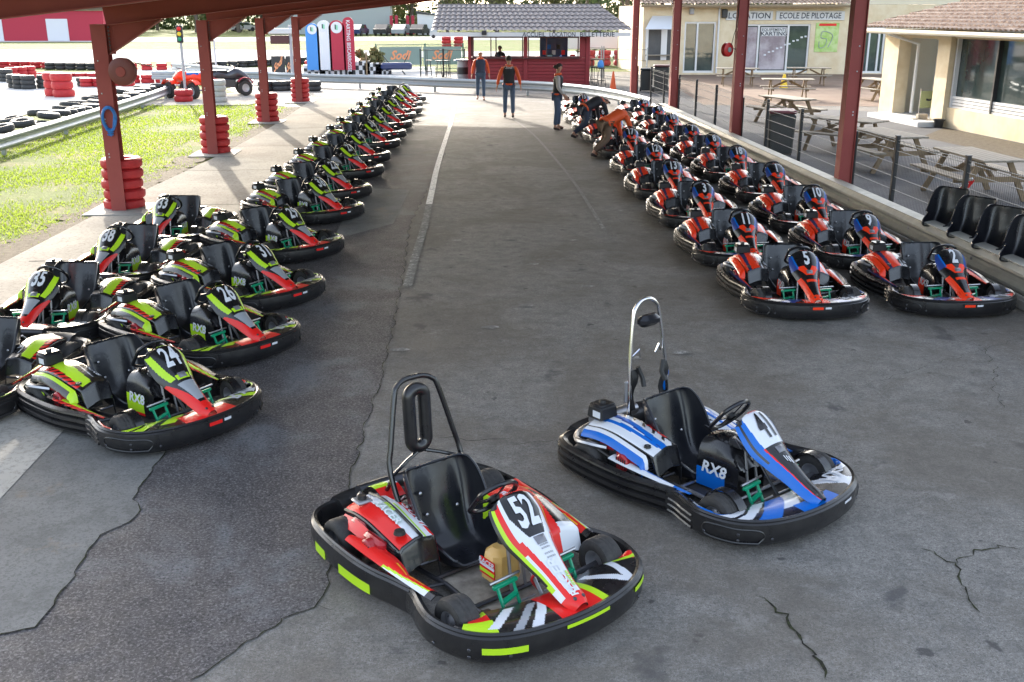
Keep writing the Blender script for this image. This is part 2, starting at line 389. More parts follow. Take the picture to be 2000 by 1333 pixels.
def make_kart(scheme, name='go_kart', rollbar=None):
    """one kart standing at the origin, facing +x"""
    C1 = dict(green='lime', orange='orange_red', blue='bright_blue', red='red')[scheme]
    root = empty(name)
    # --- bumpers
    mb = MB(); P = [(x, y) for x, y in [cr(FP, i/60) for i in range(61)]]; mb.sweep(P, FRONT, 'bumper_black')
    for s in (-1, 1):   # raised outline of the end panel and bolts
        for t in (.45, .30, .62):
            p = front_path(s*t); q = front_path(s*t+.02); d = Vector((q[0]-p[0], q[1]-p[1], 0)).normalized(); n_ = Vector((d.y, -d.x, 0))
            for zz in ((.10,) if t != .45 else (.13, .09)): mb.lathe([(.001, .006), (.008, .005), (.011, 0)], 8, 'dark_steel', Matrix.Translation((p[0]+n_.x*.015, p[1]+n_.y*.015, zz)) @ rot_to(n_))
        if scheme != 'red':
            ring = []
            for (t, zz) in [(.36, .075), (.46, .075), (.56, .08), (.615, .09), (.63, .125), (.615, .16), (.56, .17), (.46, .165), (.36, .16), (.335, .12)]:
                p = front_path(s*t); q = front_path(s*t+.02); d = Vector((q[0]-p[0], q[1]-p[1], 0)).normalized(); n_ = Vector((d.y, -d.x, 0)); ring.append((p[0]+n_.x*.014, p[1]+n_.y*.014, zz))
            mb.tube(crs(ring+[ring[0]], 60)[:-1], .006, 'bumper_black', 6, closed=True)
            for zz in (.08, .12, .16):
                G = []
                for i in range(16):
                    t = .70+.28*i/15; p = front_path(s*t); q = front_path(s*t+.01); d = Vector((q[0]-p[0], q[1]-p[1], 0)).normalized() if t < .98 else Vector((0, 0, 0)); n_ = Vector((d.y, -d.x, 0)); G.append((p[0]+n_.x*.010, p[1]+n_.y*.010, zz))
                mb.tube(G[:-1], .011, 'bumper_black', 6)
    fb = mb.build('front_bumper', root)
    mb = MB()
    for (t0, t1, z0, z1) in ((-.85, -.72, .2, .19), (.72, .85, .2, .19)):
        pass
    if scheme == 'red':
        for (t0, t1, z0, z1, m) in ((-.40, -.24, .115, .15, 'lime'), (-.10, .10, .178, .196, 'lime'), (.26, .36, .16, .185, 'lime')):
            G = []
            for i in range(9):
                t = t0+(t1-t0)*i/8; p = front_path(t); q = front_path(t+.01); d = Vector((q[0]-p[0], q[1]-p[1], 0)).normalized(); n_ = Vector((d.y, -d.x, 0))
                G.append([(p[0]+n_.x*.019, p[1]+n_.y*.019, z0), (p[0]+n_.x*.019, p[1]+n_.y*.019, z1)])
            mb.sheet(G, m, .003)
    else:
        for (t0, t1, z0, z1, m) in (((-.05, .03, .155, .182, 'red' if scheme == 'green' else C1), (.045, .09, .16, .18, 'white')) if scheme != 'blue' else ((.13, .19, .165, .18, 'white'),)):
            G = []
            for i in range(9):
                t = t0+(t1-t0)*i/8; p = front_path(t)
                G.append([(p[0]+.019, p[1], z0), (p[0]+.019, p[1], z1)])
            mb.sheet(G, m, .003)
    mb.build('bumper_sticker', fb)
    for s in (1, -1):
        mb = MB(); Q = [cr(SP, i/48) for i in range(49)]
        pf_ = SMOOTH if scheme == 'red' else RIB
        mb.sweep([(x, y) for x, y in Q] if s == 1 else [(x, -y) for x, y in Q][::-1], pf_, 'bumper_black')
        if scheme == 'red': mb.prism([(-.90, -s*.34), (-.86, -s*.56), (-.78, -s*.62), (-.30, -s*.655), (-.30, -s*.60), (-.74, -s*.57), (-.80, -s*.5), (-.84, -s*.34)] if s == 1 else [(-.90, .34), (-.86, .56), (-.78, .62), (-.30, .655), (-.30, .60), (-.74, .57), (-.80, .5), (-.84, .34)], .10, .112, 'bumper_black')
        sb = mb.build('side_bumper', root)
        if scheme == 'red':
            mb = MB()
            for (i0, i1) in ((22, 26), (30, 38)):
                G = []
                for i in range(i0, i1+1):
                    x, y = Q[i]; G.append([(x, s*(y-.013), .07), (x, s*(y-.013), .13)])
                mb.sheet(G, 'lime', .003)
            mb.build('reflector_sticker', sb)
        # top skin of the pod
        mb = MB()
        def top(u, v):
            if scheme == 'red':
                x = -.38+.80*u; yo = .640-.055*u**1.5; yi = yo-.035-.09*math.sin(min(1, u*1.3+.08)*3.1)**.7 if u < .68 else yo-.07-.03*(u-.68)
                return (x, -s*(yi+(yo-yi)*v), .255+.02*math.sin(v*3.1)-.03*u)
            x = -.34+.68*u; yo = .615-.085*u**1.8; yi = yo-.115*(1-u)**.8-.004
            return (x, -s*(yi+(yo-yi)*v), .245+.012*math.sin(v*3.1)-.045*u)
        def pt(u, v):
            if scheme == 'green': return 'lime' if abs(v-.55+.25*u) < .22 and u > .15 else ('red' if u > .1 and (u*9+v*3) % 1 < .7 else 'gloss_black')
            if scheme == 'orange': return 'orange_red' if v < .55 else 'navy'
            if scheme == 'blue': return 'bright_blue' if v < .42 or u > .8 else 'white'
            if u > .93: return 'gloss_black'
            if u > .45 and v > .95-.75*(u-.35): return 'lime' if v < 1.07-.75*(u-.35) else 'white'
            if .5 < u < .85 and abs(v-.28) < .05: return 'yellow_line'
            return 'red'
        G = surf(top, 60, 21)
        if s == -1: G = [r[::-1] for r in G]
        mb.sheet(G, (lambda u, v: pt(u, v)) if s == 1 else (lambda u, v: pt(u, 1-v)), .006, 'gloss_black')
        mb.build('side_pod_cover', root)
    mb = MB(); P = [(-.93, .42), (-.96, .3), (-.97, .1), (-.97, -.1), (-.96, -.3), (-.93, -.42)]; mb.sweep([cr(P, i/20) for i in range(21)], REARP, 'bumper_black')
    mb.build('rear_bumper', root)
    # --- front fairing and nose panel
    T_ = .53 if scheme == 'red' else .80; pk = 1.22 if scheme == 'red' else 1.6
    mb = MB(); G = surf(lambda u, v: fair(T_*(2*u-1), v), 220, 28); mb.sheet(G, lambda u, v: PF[scheme](.5+T_*(2*u-1)/pk, v), .006, 'gloss_black')
    ff = mb.build('front_fairing', root)
    if scheme != 'red':
        mb = MB(); T = text2d('RX8', .13, .035, .25)
        def ft(x, y):
            p = fair(min(.34+x*1.05, .78), .5-y*4.6); return (p[0], p[1], p[2]+.006)
        mb.text(T, ft, 'white'); mb.build('lettering', ff, fix=False)
    mb = MB(); G = surf(nas, 190, 90); f_ = PN[scheme]; mb.sheet(G, f_, .006, 'matte_black')
    npn = mb.build('front_panel', root)
    mb = MB()
    for (u, v) in ((.90, .3), (.90, .7)):
        p = nas(u, v); mb.lathe([(.001, .006), (.009, .005), (.012, 0)], 8, 'dark_steel', Matrix.Translation(p) @ rot_to((.5, 0, .85)))
    # display window under the number
    def lens(u, v): return nas(.425+.055*u, .38+.24*v, .004+.010*math.sin(v*3.14)*math.sin(u*3.14))
    mb.sheet([r[::-1] for r in surf(lens, 7, 9)], 'mirror_grey', .003)
    mb.build('panel_fittings', npn)
    def on_nas(u0, v0=.5, ls=1.0):
        def f(x, y):
            x_, z_, hw, dr = cr(NAS, u0); return nas(u0-y/.76, v0+x/(2*hw), .005)
        return f
    mb = MB()
    mb.text(text2d('Sodi', .05, .01, .3), on_nas(.105), C1 if scheme in ('green', 'orange', 'red') else 'red')
    if scheme == 'red':
        mb.text(text2d('RACER', .075, .03, .2), lambda x, y: nas(.73-x/.76, .40-y*4.6, .006), 'white')
        mb.text(text2d('little', .05, .02, .2), lambda x, y: nas(.74-x/.76, .62-y*4.6, .006), 'lime')
        for k, r_ in enumerate((.49, .51, .545, .57)): mb.text(text2d(('KART', 'SERIES', 'RX', 'JUNIOR')[k] if False else '=====', .02), on_nas(r_), 'gloss_black')
    elif scheme == 'blue':
        for k in range(3): mb.text(text2d('I', .05+.005*k, .02), on_nas(.53+.012*k, .42+.07*k), 'white')
    mb.build('lettering', npn, fix=False)
    # --- floor, frame
    mb = MB(); pan = 'floor_pan_plain' if scheme == 'red' else 'floor_pan_black'
    mb.prism([(.90, -.12), (.90, .12), (.74, .30), (.40, .30), (.02, .26), (.02, -.26), (.40, -.30), (.74, -.30)], .055, .062, pan)
    mb.build('floor_pan', root)
    mb = MB(); r_ = .015; fm = 'dark_steel' if scheme != 'blue' else 'steel'
    for s in (-1, 1):
        mb.tube(crs([(-.86, s*.30, .10), (-.6, s*.30, .10), (-.2, s*.32, .075), (.15, s*.29, .075), (.45, s*.31, .075), (.68, s*.26, .075), (.82, s*.12, .075), (.86, 0, .075)], 20), r_, fm, 8)
        mb.tube([(-.3, s*.3, .08), (-.28, s*.62, .12), (.1, s*.60, .12), (.12, s*.3, .08)], .011, fm, 6)
        mb.tube([(.52, s*.28, .09), (.55, s*.47, .13)], .018, fm, 6)
        mb.tube([(.60, 0.03*s, .14), (.60, s*.44, .13)], .007, 'steel', 6)
        mb.tube([(.70, s*.2, .08), (.93, s*.2, .13)], .011, fm, 6)
    mb.tube([(-.58, -.60, .14), (-.58, .60, .14)], .019, 'steel', 10)
    mb.tube([(.05, -.3, .08), (.05, .3, .08)], .013, fm, 6); mb.tube([(.42, -.3, .08), (.42, .3, .08)], .013, fm, 6)
    mb.tube([(.70, -.28, .08), (.70, .28, .08)], .013, fm, 6)
    mb.lathe([(.03, -.004), (.09, -.004), (.09, .004), (.03, .004)], 24, 'steel', Matrix.Translation((-.58, .24, .14)) @ rot_to((0, 1, 0)))
    mb.lathe([(.03, -.006), (.085, -.006), (.085, .006), (.03, .006)], 24, 'dark_steel', Matrix.Translation((-.58, -.27, .14)) @ rot_to((0, 1, 0)))
    mb.build('chassis_frame', root)
    # --- wheels
    add_wheel(root, .55, -.505, .138, .13); add_wheel(root, .55, .505, .138, .13)
    add_wheel(root, -.58, -.52, .138, .19); add_wheel(root, -.58, .52, .138, .19)
    if scheme != 'red':
        for s in (-1, 1):
            mb = MB(); G = []
            for i in range(11):
                a = math.radians(-5+165*i/10); G.append([(.55+.158*math.cos(a), s*.45+yy, .138+.158*math.sin(a)) for yy in (-.035, .0, .035)])
            mb.sheet(G, 'gloss_black', .004)
            mb.build('wheel_guard', root)
    # --- steering
    mb = MB(); mb.tube([(.25, 0, .54), (.62, 0, .14)], .010, 'steel' if scheme == 'red' else 'dark_steel', 8)
    mb.tube([(.42, -.05, .09), (.36, -.04, .42)], .010, 'steel', 8); mb.tube([(.42, .05, .09), (.36, .04, .42)], .010, 'steel', 8)
    if scheme in ('blue', 'green', 'orange'):
        for k in range(7):
            a = random.uniform(-.1, .1); b = random.uniform(-.12, .12)
            mb.tube(crs([(.24+.02*k, a, .40), (.30, (a+b)/2, .47), (.33+.01*k, b, .43), (.42, b*.6, .36)], 8), .006, 'matte_black' if k % 3 else 'steel', 5)
        mb.box((.30, 0, .42), (.10, .16, .06), 'dark_steel', bev=.01)
    mb.build('steering_column', root)
    col = Vector((-.68, 0, .73)).normalized(); mb = MB(); Mx = Matrix.Translation((.195, 0, .545 if scheme != 'blue' else .565)) @ rot_to(Vector((-.78, 0, .62))) @ Matrix.Rotation(math.pi/2, 4, 'Z')
    R_ = .150; pts = []
    for k in range(40):
        a = 2*math.pi*k/40; x, y = R_*math.cos(a), R_*math.sin(a)
        pts.append(Mx @ Vector((x, max(y, -.125), .01)))
    mb.tube(pts, .0145, 'seat_black', 8, closed=True)
    for a in (math.radians(12), math.radians(168), math.radians(270)):
        q = Vector((math.cos(a)*R_, max(math.sin(a)*R_, -.125), .01)); mb.bar(Mx @ Vector((0, 0, -.005)), Mx @ q, .03, .008, 'seat_black')
    mb.lathe([(.001, .012), (.035, .012), (.04, .002), (.03, -.02)], 14, 'matte_black', Mx)
    mb.build('steering_wheel', root)
    # --- seat
    st = make_seat_mesh().build('seat', root)
    mb = MB()
    for (x, y, z) in ((-.33, -.11, .27), (-.33, .11, .27), (-.37, -.13, .40)):
        mb.lathe([(.001, .005), (.008, .004), (.012, 0)], 8, 'steel', Matrix.Translation((x+.012, y, z)) @ rot_to((1, 0, .3)))
    for s in (-1, 1): mb.tube([(-.1, s*.19, .1), (-.12, s*.30, .09)], .01, 'dark_steel', 6); mb.tube([(-.42, s*.2, .38), (-.56, s*.27, .2)], .01, 'steel', 6)
    mb.build('seat_bracket', root)
    # --- engine on the right, box on the left
    mb = MB(); mb.box((-.30, -.40, .20), (.30, .24, .18), 'dark_steel', bev=.03); mb.box((-.24, -.52, .235), (.20, .06, .13), 'engine_red', bev=.02)
    mb.box((-.45, -.42, .27), (.18, .20, .08), 'engine_red', bev=.025)
    for k in range(7): mb.box((-.12+.0*k, -.40, .15+.02*k), (.10, .2, .008), 'dark_steel')
    mb.lathe([(.001, .03), (.05, .03), (.06, .02), (.06, -.02)], 18, 'engine_red', Matrix.Translation((-.24, -.56, .235)) @ rot_to((0, -1, 0)))
    for k in range(5): mb.box((-.24+.02*(k-2), -.59, .235), (.008, .006, .07), 'matte_black')
    mb.tube(crs([(-.45, -.52, .26), (-.55, -.60, .28), (-.68, -.58, .26), (-.80, -.45, .25), (-.86, -.2, .25)] if scheme != 'red' else [(-.45, -.40, .26), (-.58, -.36, .28), (-.70, -.32, .27), (-.80, -.30, .27), (-.84, -.2, .27)], 16), .022 if scheme != 'red' else .016, 'steel', 8)
    mb.tube([(-.84, -.28, .27), (-.84, .16, .27)], .045, 'dark_steel' if scheme != 'blue' else 'steel', 12)
    en = mb.build('engine', root)
    if scheme != 'red':
        f_ = hood(1, .40); mb = MB(); mb.sheet(surf(f_, 110, 72), p_hood(scheme), .006, 'matte_black')
        # bent trim bar along the outer flank
        G = []
        for i in range(21):
            x = -.66+.57*i/20; zt = f_(i/20*.86, .86).z
            G.append([(x, -.505, zt-.004), (x, -.535, zt-.018), (x, -.562, zt-.045), (x, -.568, zt-.065)])
        G += [[(-.070, y, z-.03) for _, y, z in G[-1]], [(-.062, y, z-.09) for _, y, z in G[-1]]]
        mb.sheet(G, lambda u, v: ('white' if v < .34 and scheme == 'blue' else ('bright_blue' if scheme == 'blue' else (C1 if (v < (.42 if scheme == 'green' else .70) or u > .88) else 'gloss_black'))), .006, 'matte_black')
        mb.tube([(-.70, -.555, .27), (-.4, -.565, .235), (-.12, -.565, .19)], .010, 'matte_black', 6)
        if scheme == 'green': mb.sheet([[(-.62, -.562, .235), (-.62, -.566, .255)], [(-.46, -.566, .215), (-.46, -.570, .24)]], 'lime', .004)
        hd = mb.build('engine_cover', root)
        mb = MB(); T = text2d('RX8', .13, .03, .2)
        mb.text(T, lambda x, y: f_(.66-y*1.1+0*x, .36-x*.55+.0, .005) if False else f_(.66+x*1.2, .34+y*-1.0, .006), 'white' if scheme != 'blue' else 'red')
        mb.lathe([(.01, .014), (.022, .014), (.026, .0)], 12, 'matte_black', Matrix.Translation(f_(.80, .74)))
        mb.build('lettering', hd, fix=False)
        mb = MB(); mb.box((-.62, -.40, .455), (.15, .17, .095), 'matte_black', bev=.012, top=.93); mb.box((-.62, -.40, .508), (.12, .14, .014), 'bumper_black', bev=.006)
        mb.lathe([(.001, .02), (.02, .02), (.024, 0)], 10, 'matte_black', Matrix.Translation((-.62, -.40, .514)))
        ab = mb.build('air_box', root); mb = MB(); mb.sheet([[(-.70+.055*0, -.36, .44), (-.70, -.36, .48)], [(-.70, -.44, .44), (-.70, -.44, .48)]], 'white', .002)
        mb.box((-.59, -.4875, .455), (.07, .004, .045), 'white')
        mb.build('air_box_label', ab)
        g_ = hood(-1, .34, -.62, -.02); mb = MB(); G = surf(g_, 90, 60); mb.sheet([r[::-1] for r in G], lambda u, v: p_hood(scheme)(u, 1-v), .006, 'matte_black')
        hd2 = mb.build('side_cover', root); mb = MB(); mb.text(text2d('RX8', .15, .03, .2), lambda x, y: g_(.5+x*-1.2, .42+y*1.1, .006), 'white'); mb.build('lettering', hd2, fix=False)
        # console between the legs
        mb = MB()
        def con(u, v):
            y = (v*2-1); k = math.copysign(min(1, abs(y)*1.0), y); zt = cr([(.40,), (.42,), (.41,), (.36,), (.25,)], u)[0]
            row = [(.165, .08), (.17, .2), (.155, .33), (.10, zt), (0, zt+.015), (-.10, zt), (-.155, .33), (-.17, .2), (-.165, .08)]
            yy, zz = cr(row, v); return (.07+.33*u, -yy*(1-.15*u), min(zz, zt+.02)*(1-.0*u))
        def pc(u, v):
            if scheme == 'green' and (v < .16 or v > .84) and u < .62: return 'lime' if (v > .05 and v < .95) else 'red'
            if scheme == 'orange' and (v < .18 or v > .82) and u < .4: return 'orange_red'
            if scheme == 'blue' and (v < .14 or v > .86) and u < .7: return 'bright_blue'
            return 'gloss_black'
        G = surf(con, 14, 30); mb.sheet([r[::-1] for r in G], lambda u, v: pc(u, 1-v), .006, 'matte_black'); cs = mb.build('tank_console', root)
        mb = MB()
        for s in (-1, 1): mb.text(text2d('RX8', .115, .03, .2), (lambda x, y, s=s: (.225+x*(-s if s > 0 else 1), s*.178, .235+y)), 'white')
        mb.build('lettering', cs, fix=False)
    else:
        # low honda-like engine top: two red covers in a black bar frame
        f_ = hood(1, .355, -.62, .0); mb = MB(); mb.sheet(surf(f_, 110, 80), p_hood('red'), .006, 'matte_black'); 
        for v_ in (.52, .90): mb.tube([tuple(f_(i/14*.93, v_, .006)) for i in range(15)], .010, 'gloss_black', 6)
        mb.tube([f_(.93, v_, .004) for v_ in (.52, .6, .7, .8, .9)], .010, 'gloss_black', 6)
        G = [[(-.62+.56*i/14, -.50-.02*(i/14), f_(i/14*.9, .9).z-.02), (-.62+.56*i/14, -.555, f_(i/14*.9, .9).z-.07-.02*(i/14))] for i in range(15)]; G += [[(-.04, y, z-.10) for _, y, z in G[-1]]]; mb.sheet(G, 'red', .006)
        hd = mb.build('engine_cover', root)
        mb = MB(); mb.text(text2d('RACER', .10, .03, .2), lambda x, y: f_(.47+x*1.35, .60-y*1.0, .012), 'pale_green'); mb.text(text2d('RACER', .10, .02, .2), lambda x, y: f_(.475+x*1.35, .606-y*1.0, .015), 'white')
        mb.text(text2d('little', .07, .02, .2), lambda x, y: f_(.42+x*1.35, .54-y*1.0, .012), 'lime'); mb.text(text2d('Sodi', .19, .010, .3), lambda x, y: f_(.62+x*1.2, .33-y*.9, .010), 'white'); mb.build('lettering', hd, fix=False)
        mb = MB(); mb.box((-.55, -.42, .372), (.10, .10, .02), 'alloy', bev=.008); mb.lathe([(.001, .025), (.025, .025), (.03, 0)], 12, 'matte_black', Matrix.Translation((-.55, -.42, .38)))
        mb.lathe([(.001, .02), (.03, .02), (.036, 0)], 14, 'matte_black', Matrix.Translation((-.12, -.43, .335)))
        mb.build('filler_cap', hd)
        # rear mudguard
        mb = MB()
        def gd(u, v): a = math.radians(20+130*u); return (-.60+.20*math.cos(a), -.30-.26*v, .14+.22*math.sin(a))
        for s in (1,):
            G = [[Vector((-.62-.19*math.cos(math.radians(10+115*u/8)), -.14-.16*v/3, .13+.26*math.sin(math.radians(10+115*u/8)))) for v in range(4)] for u in range(9)]
            mb.sheet(G, lambda u, v: 'red' if u < .3 or u > .8 else ('white' if v < .5 else 'lime'), .006, 'gloss_black')
        mb.build('rear_guard', root)
        g_ = hood(-1, .37, -.20, .42); mb = MB(); G = surf(g_, 90, 60); mb.sheet([r[::-1] for r in G], lambda u, v: 'red' if .3 < (1-v)+u*.3 < .8 else ('lime' if u < .2 else 'white' if u > .85 else 'gloss_black'), .006, 'gloss_black')
        sc_ = mb.build('side_cover', root); mb = MB(); mb.text(text2d('RACER', .10, .03, .2), lambda x, y: g_(.35-x*1.2, .42+y*1.1, .008), 'white'); mb.build('lettering', sc_, fix=False)
        mb = MB(); mb.box((.30, -.03, .20), (.17, .20, .22), 'tank_amber', bev=.035, top=.85); mb.lathe([(.001, .035), (.03, .035), (.033, 0)], 14, 'matte_black', Matrix.Translation((.28, .0, .31)))
        tk = mb.build('fuel_tank', root)
        mb = MB(); mb.box((.30, -.1265, .20), (.13, .006, .10), 'red'); mb.box((.30, -.130, .175), (.13, .004, .02), 'lime'); mb.box((.30, -.130, .21), (.13, .004, .014), 'white'); mb.text(text2d('RACER', .045, .02, .2), lambda x, y: (.30+x, -.134, .235+y), 'white'); mb.build('tank_label', tk, fix=False)
        mb = MB(); mb.tube(crs([(.52, .06, .10), (.56, -.02, .22), (.60, .08, .26), (.66, .12, .20), (.70, .05, .1)], 20), .008, 'hose_red', 6)
        mb.box((.62, .12, .13), (.09, .07, .08), 'steel', bev=.01); mb.build('brake_hose', root)
    # --- pedals
    for s in (-1, 1):
        mb = MB(); y0 = s*.20
        mb.tube([(.66, y0-.055, .07), (.56, y0-.055, .24), (.55, y0+.055, .25), (.64, y0+.055, .09)], .011, 'pedal_green', 6)
        mb.bar((.60, y0-.055, .17), (.585, y0+.055, .19), .03, .012, 'pedal_green'); mb.bar((.555, y0-.08, .245), (.555, y0+.08, .255), .026, .022, 'pedal_green', bev=.004)
        mb.tube([(.55, y0-.10, .275), (.55, y0+.10, .285)], .008, 'steel', 6)
        mb.build('pedal', root)
    # --- roll bars
    if rollbar == 'black':
        L = [(-.25, -.24, .12), (-.38, -.25, .30), (-.49, -.255, .54), (-.52, -.225, .68), (-.575, -.155, .965), (-.59, -.125, 1.015), (-.60, -.07, 1.04), (-.60, 0, 1.045)]
        mb = MB(); pts = crs(L, 40); pts += [(x, -y, z) for x, y, z in pts[-2::-1]]; mb.tube(pts, .017, 'gloss_black', 10)
        for s in (-1, 1): mb.tube([(-.48, s*.25, .50), (-.52, s*.12, .55), (-.54, s*.03, .58)], .012, 'gloss_black', 8); mb.tube([(-.48, s*.235, .5), (-.72, s*.24, .16)], .014, 'gloss_black', 8)
        rb = mb.build('roll_bar', root)
        mb = MB(); ring = []
        for k in range(40):
            a = 2*math.pi*k/40; y = .056*math.cos(a); z = .056*math.sin(a)+(.15 if math.sin(a) > 0 else -.15)
            ring.append((-.56-.10*(z+.2)*.5, y, .79+z*.9))
        mb.tube(ring, .040, 'bumper_black', 12, closed=True); mb.build('headrest', rb)
    if rollbar == 'chrome':
        L = [(-.50, -.20, .14), (-.55, -.20, .40), (-.56, -.195, .55), (-.585, -.175, .80), (-.61, -.13, 1.09), (-.615, -.10, 1.16), (-.62, -.05, 1.195), (-.62, 0, 1.205)]
        mb = MB(); pts = crs(L, 40); pts += [(x, -y, z) for x, y, z in pts[-2::-1]]; mb.tube(pts, .016, 'chrome', 12)
        for s in (-1, 1): mb.tube([(-.60, s*.15, .80), (-.57, s*.10, .86), (-.58, s*.08, .80)], .008, 'chrome', 6); mb.box((-.58, s*.20, .56), (.03, .05, .16), 'bright_blue' if s > 0 else 'steel', bev=.008)
        rb = mb.build('roll_bar', root)
        mb = MB(); mb.box((-.585, 0, 1.055), (.09, .20, .085), 'seat_black', bev=.03); mb.build('headrest', rb)
        for s in (-1, 1):
            mb = MB(); mb.sheet([[(-.56+.02*math.sin(i*1.2), s*(.155+.01*i/4)+dy, .72-.05*i) for dy in (-.03, .03)] for i in range(7)], 'matte_black', .012); mb.tube([(-.55, s*.13, .74), (-.53, s*.10, .66), (-.50, s*.11, .60)], .018, 'matte_black', 7); mb.build('harness_belt', rb)
    return root
def number_part(kart, txt, m, scale=1.12, u0=.255):
    pn = [c for c in kart.children if c.name.startswith('front_panel')][0]
    mb = MB(); T = text2d(txt, .18*scale, .030, .0, .70)
    x_, z_, hw, dr = cr(NAS, u0)
    mb.text(T, lambda x, y: nas(u0-y/.76, .5+x/(2*hw), .006), m)
    o = mb.build('race_number', pn, fix=False); return o
# ================================================================== GROUND
def nodes(name, rough=.8):
    m = bpy.data.materials.new(name); m.use_nodes = True; MAT[name] = m
    n = m.node_tree.nodes; l = m.node_tree.links; b = n['Principled BSDF']; b.inputs['Roughness'].default_value = rough; b.inputs['Specular IOR Level'].default_value = .22
    tc = n.new('ShaderNodeTexCoord').outputs['Object']
    def noise(scale, det=5, rg=.6, dist=0, vec=None):
        t = n.new('ShaderNodeTexNoise'); t.inputs['Scale'].default_value = scale; t.inputs['Detail'].default_value = det; t.inputs['Roughness'].default_value = rg; t.inputs['Distortion'].default_value = dist
        l.new(vec or tc, t.inputs['Vector']); return t.outputs[0]
    def vor(scale, feat='F1'):
        t = n.new('ShaderNodeTexVoronoi'); t.inputs['Scale'].default_value = scale; t.feature = feat; l.new(tc, t.inputs['Vector']); return t.outputs['Distance']
    def ramp(x, stops):
        r = n.new('ShaderNodeValToRGB'); e = r.color_ramp.elements
        while len(e) < len(stops): e.new(.5)
        for q, (p, c) in zip(e, stops): q.position = p; q.color = (*c, 1) if len(c) == 3 else c
        l.new(x, r.inputs[0]); return r.outputs[0]
    def mix(f, a, b_, mode='MIX'):
        t = n.new('ShaderNodeMix'); t.data_type = 'RGBA'; t.blend_type = mode
        if isinstance(f, (int, float)): t.inputs[0].default_value = f
        else: l.new(f, t.inputs[0])
        for s, v in ((6, a), (7, b_)):
            if isinstance(v, tuple): t.inputs[s].default_value = (*v, 1)
            else: l.new(v, t.inputs[s])
        return t.outputs[2]
    def bump(h, st, dist=.01):
        t = n.new('ShaderNodeBump'); t.inputs['Strength'].default_value = st; t.inputs['Distance'].default_value = dist; l.new(h, t.inputs['Height']); l.new(t.outputs[0], b.inputs['Normal'])
    def col(x): l.new(x, b.inputs['Base Color'])
    def rgh(x): l.new(x, b.inputs['Roughness'])
    return dict(n=n, l=l, b=b, tc=tc, noise=noise, vor=vor, ramp=ramp, mix=mix, bump=bump, col=col, rgh=rgh)
g = lambda v: (v, v, v)
k = nodes('asphalt_smooth', .75); k['b'].inputs['Specular IOR Level'].default_value = .10
c = k['ramp'](k['noise'](.35, 8, .65), [(.3, (.185, .173, .158)), (.5, (.216, .201, .181)), (.7, (.248, .230, .205))])
c = k['mix'](k['ramp'](k['noise'](42, 6, .9), [(.44, g(.75)), (.50, g(0))]), c, (.095, .090, .085))
c = k['mix'](k['ramp'](k['noise'](33, 6, .9), [(.51, g(0)), (.56, g(.75))]), c, (.30, .285, .265))
c = k['mix'](k['ramp'](k['noise'](110, 3, .8), [(.56, g(0)), (.62, g(.7))]), c, (.42, .41, .39))
c = k['mix'](k['ramp'](k['noise'](6, 8, .75), [(.40, g(.45)), (.55, g(0))]), c, (.10, .097, .093))
c = k['mix'](k['ramp'](k['noise'](90, 3), [(.25, g(.8)), (.45, g(0))]), c, (.055, .055, .058))
c = k['mix'](k['ramp'](k['noise'](1.7, 5, .55, .3), [(.30, g(.75)), (.36, g(0))]), c, (.075, .073, .076))
c = k['mix'](k['ramp'](k['noise'](5.3, 3, .5), [(.27, g(.8)), (.31, g(0))]), c, (.06, .058, .058))
c = k['mix'](k['ramp'](k['noise'](2.3, 6, .7, .6), [(.69, g(0)), (.73, g(.6))]), c, (.30, .29, .27))
c = k['mix'](k['ramp'](k['noise'](.55, 8, .7, .6), [(.42, g(.55)), (.56, g(0))]), c, (.125, .108, .088))
c = k['mix'](k['ramp'](k['noise'](3.1, 8, .8, .3), [(.57, g(0)), (.66, g(.5))]), c, (.30, .285, .26))
k['col'](c); k['bump'](k['noise'](60, 4, .8), .45, .006); k['rgh'](k['ramp'](k['noise'](2, 5), [(.3, g(.6)), (.7, g(.85))]))
k = nodes('asphalt_coarse', .6)
c = k['ramp'](k['noise'](1.1, 7, .6, .5), [(.40, (.060, .055, .056)), (.54, (.088, .081, .080)), (.64, (.14, .142, .15))])
v = k['noise'](55, 5, .9); c = k['mix'](k['ramp'](v, [(.515, g(0)), (.57, g(.85))]), c, (.22, .205, .21))
c = k['mix'](k['ramp'](k['noise'](60, 3), [(.3, g(.8)), (.5, g(0))]), c, (.02, .019, .02))
k['col'](c); k['bump'](v, .5, .006); k['rgh'](k['ramp'](k['noise'](6, 5), [(.3, g(.6)), (.7, g(.85))]))
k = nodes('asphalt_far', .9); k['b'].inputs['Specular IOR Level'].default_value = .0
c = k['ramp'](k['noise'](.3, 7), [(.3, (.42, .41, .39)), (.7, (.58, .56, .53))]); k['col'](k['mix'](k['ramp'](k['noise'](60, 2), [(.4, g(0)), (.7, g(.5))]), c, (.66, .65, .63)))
k = nodes('concrete', .75)
c = k['ramp'](k['noise'](.9, 8, .65, .4), [(.3, (.36, .335, .30)), (.7, (.50, .47, .42))])
c = k['mix'](k['ramp'](k['noise'](20, 7, .85), [(.42, g(.6)), (.50, g(0))]), c, (.22, .205, .185))
k['b'].inputs['Specular IOR Level'].default_value = .0
c = k['mix'](k['ramp'](k['noise'](.45, 6, .7, 1.), [(.62, g(0)), (.72, g(.5))]), c, (.28, .21, .14))
k['col'](c); k['bump'](k['noise'](70, 3), .2, .004)
k = nodes('patch_concrete', .85)
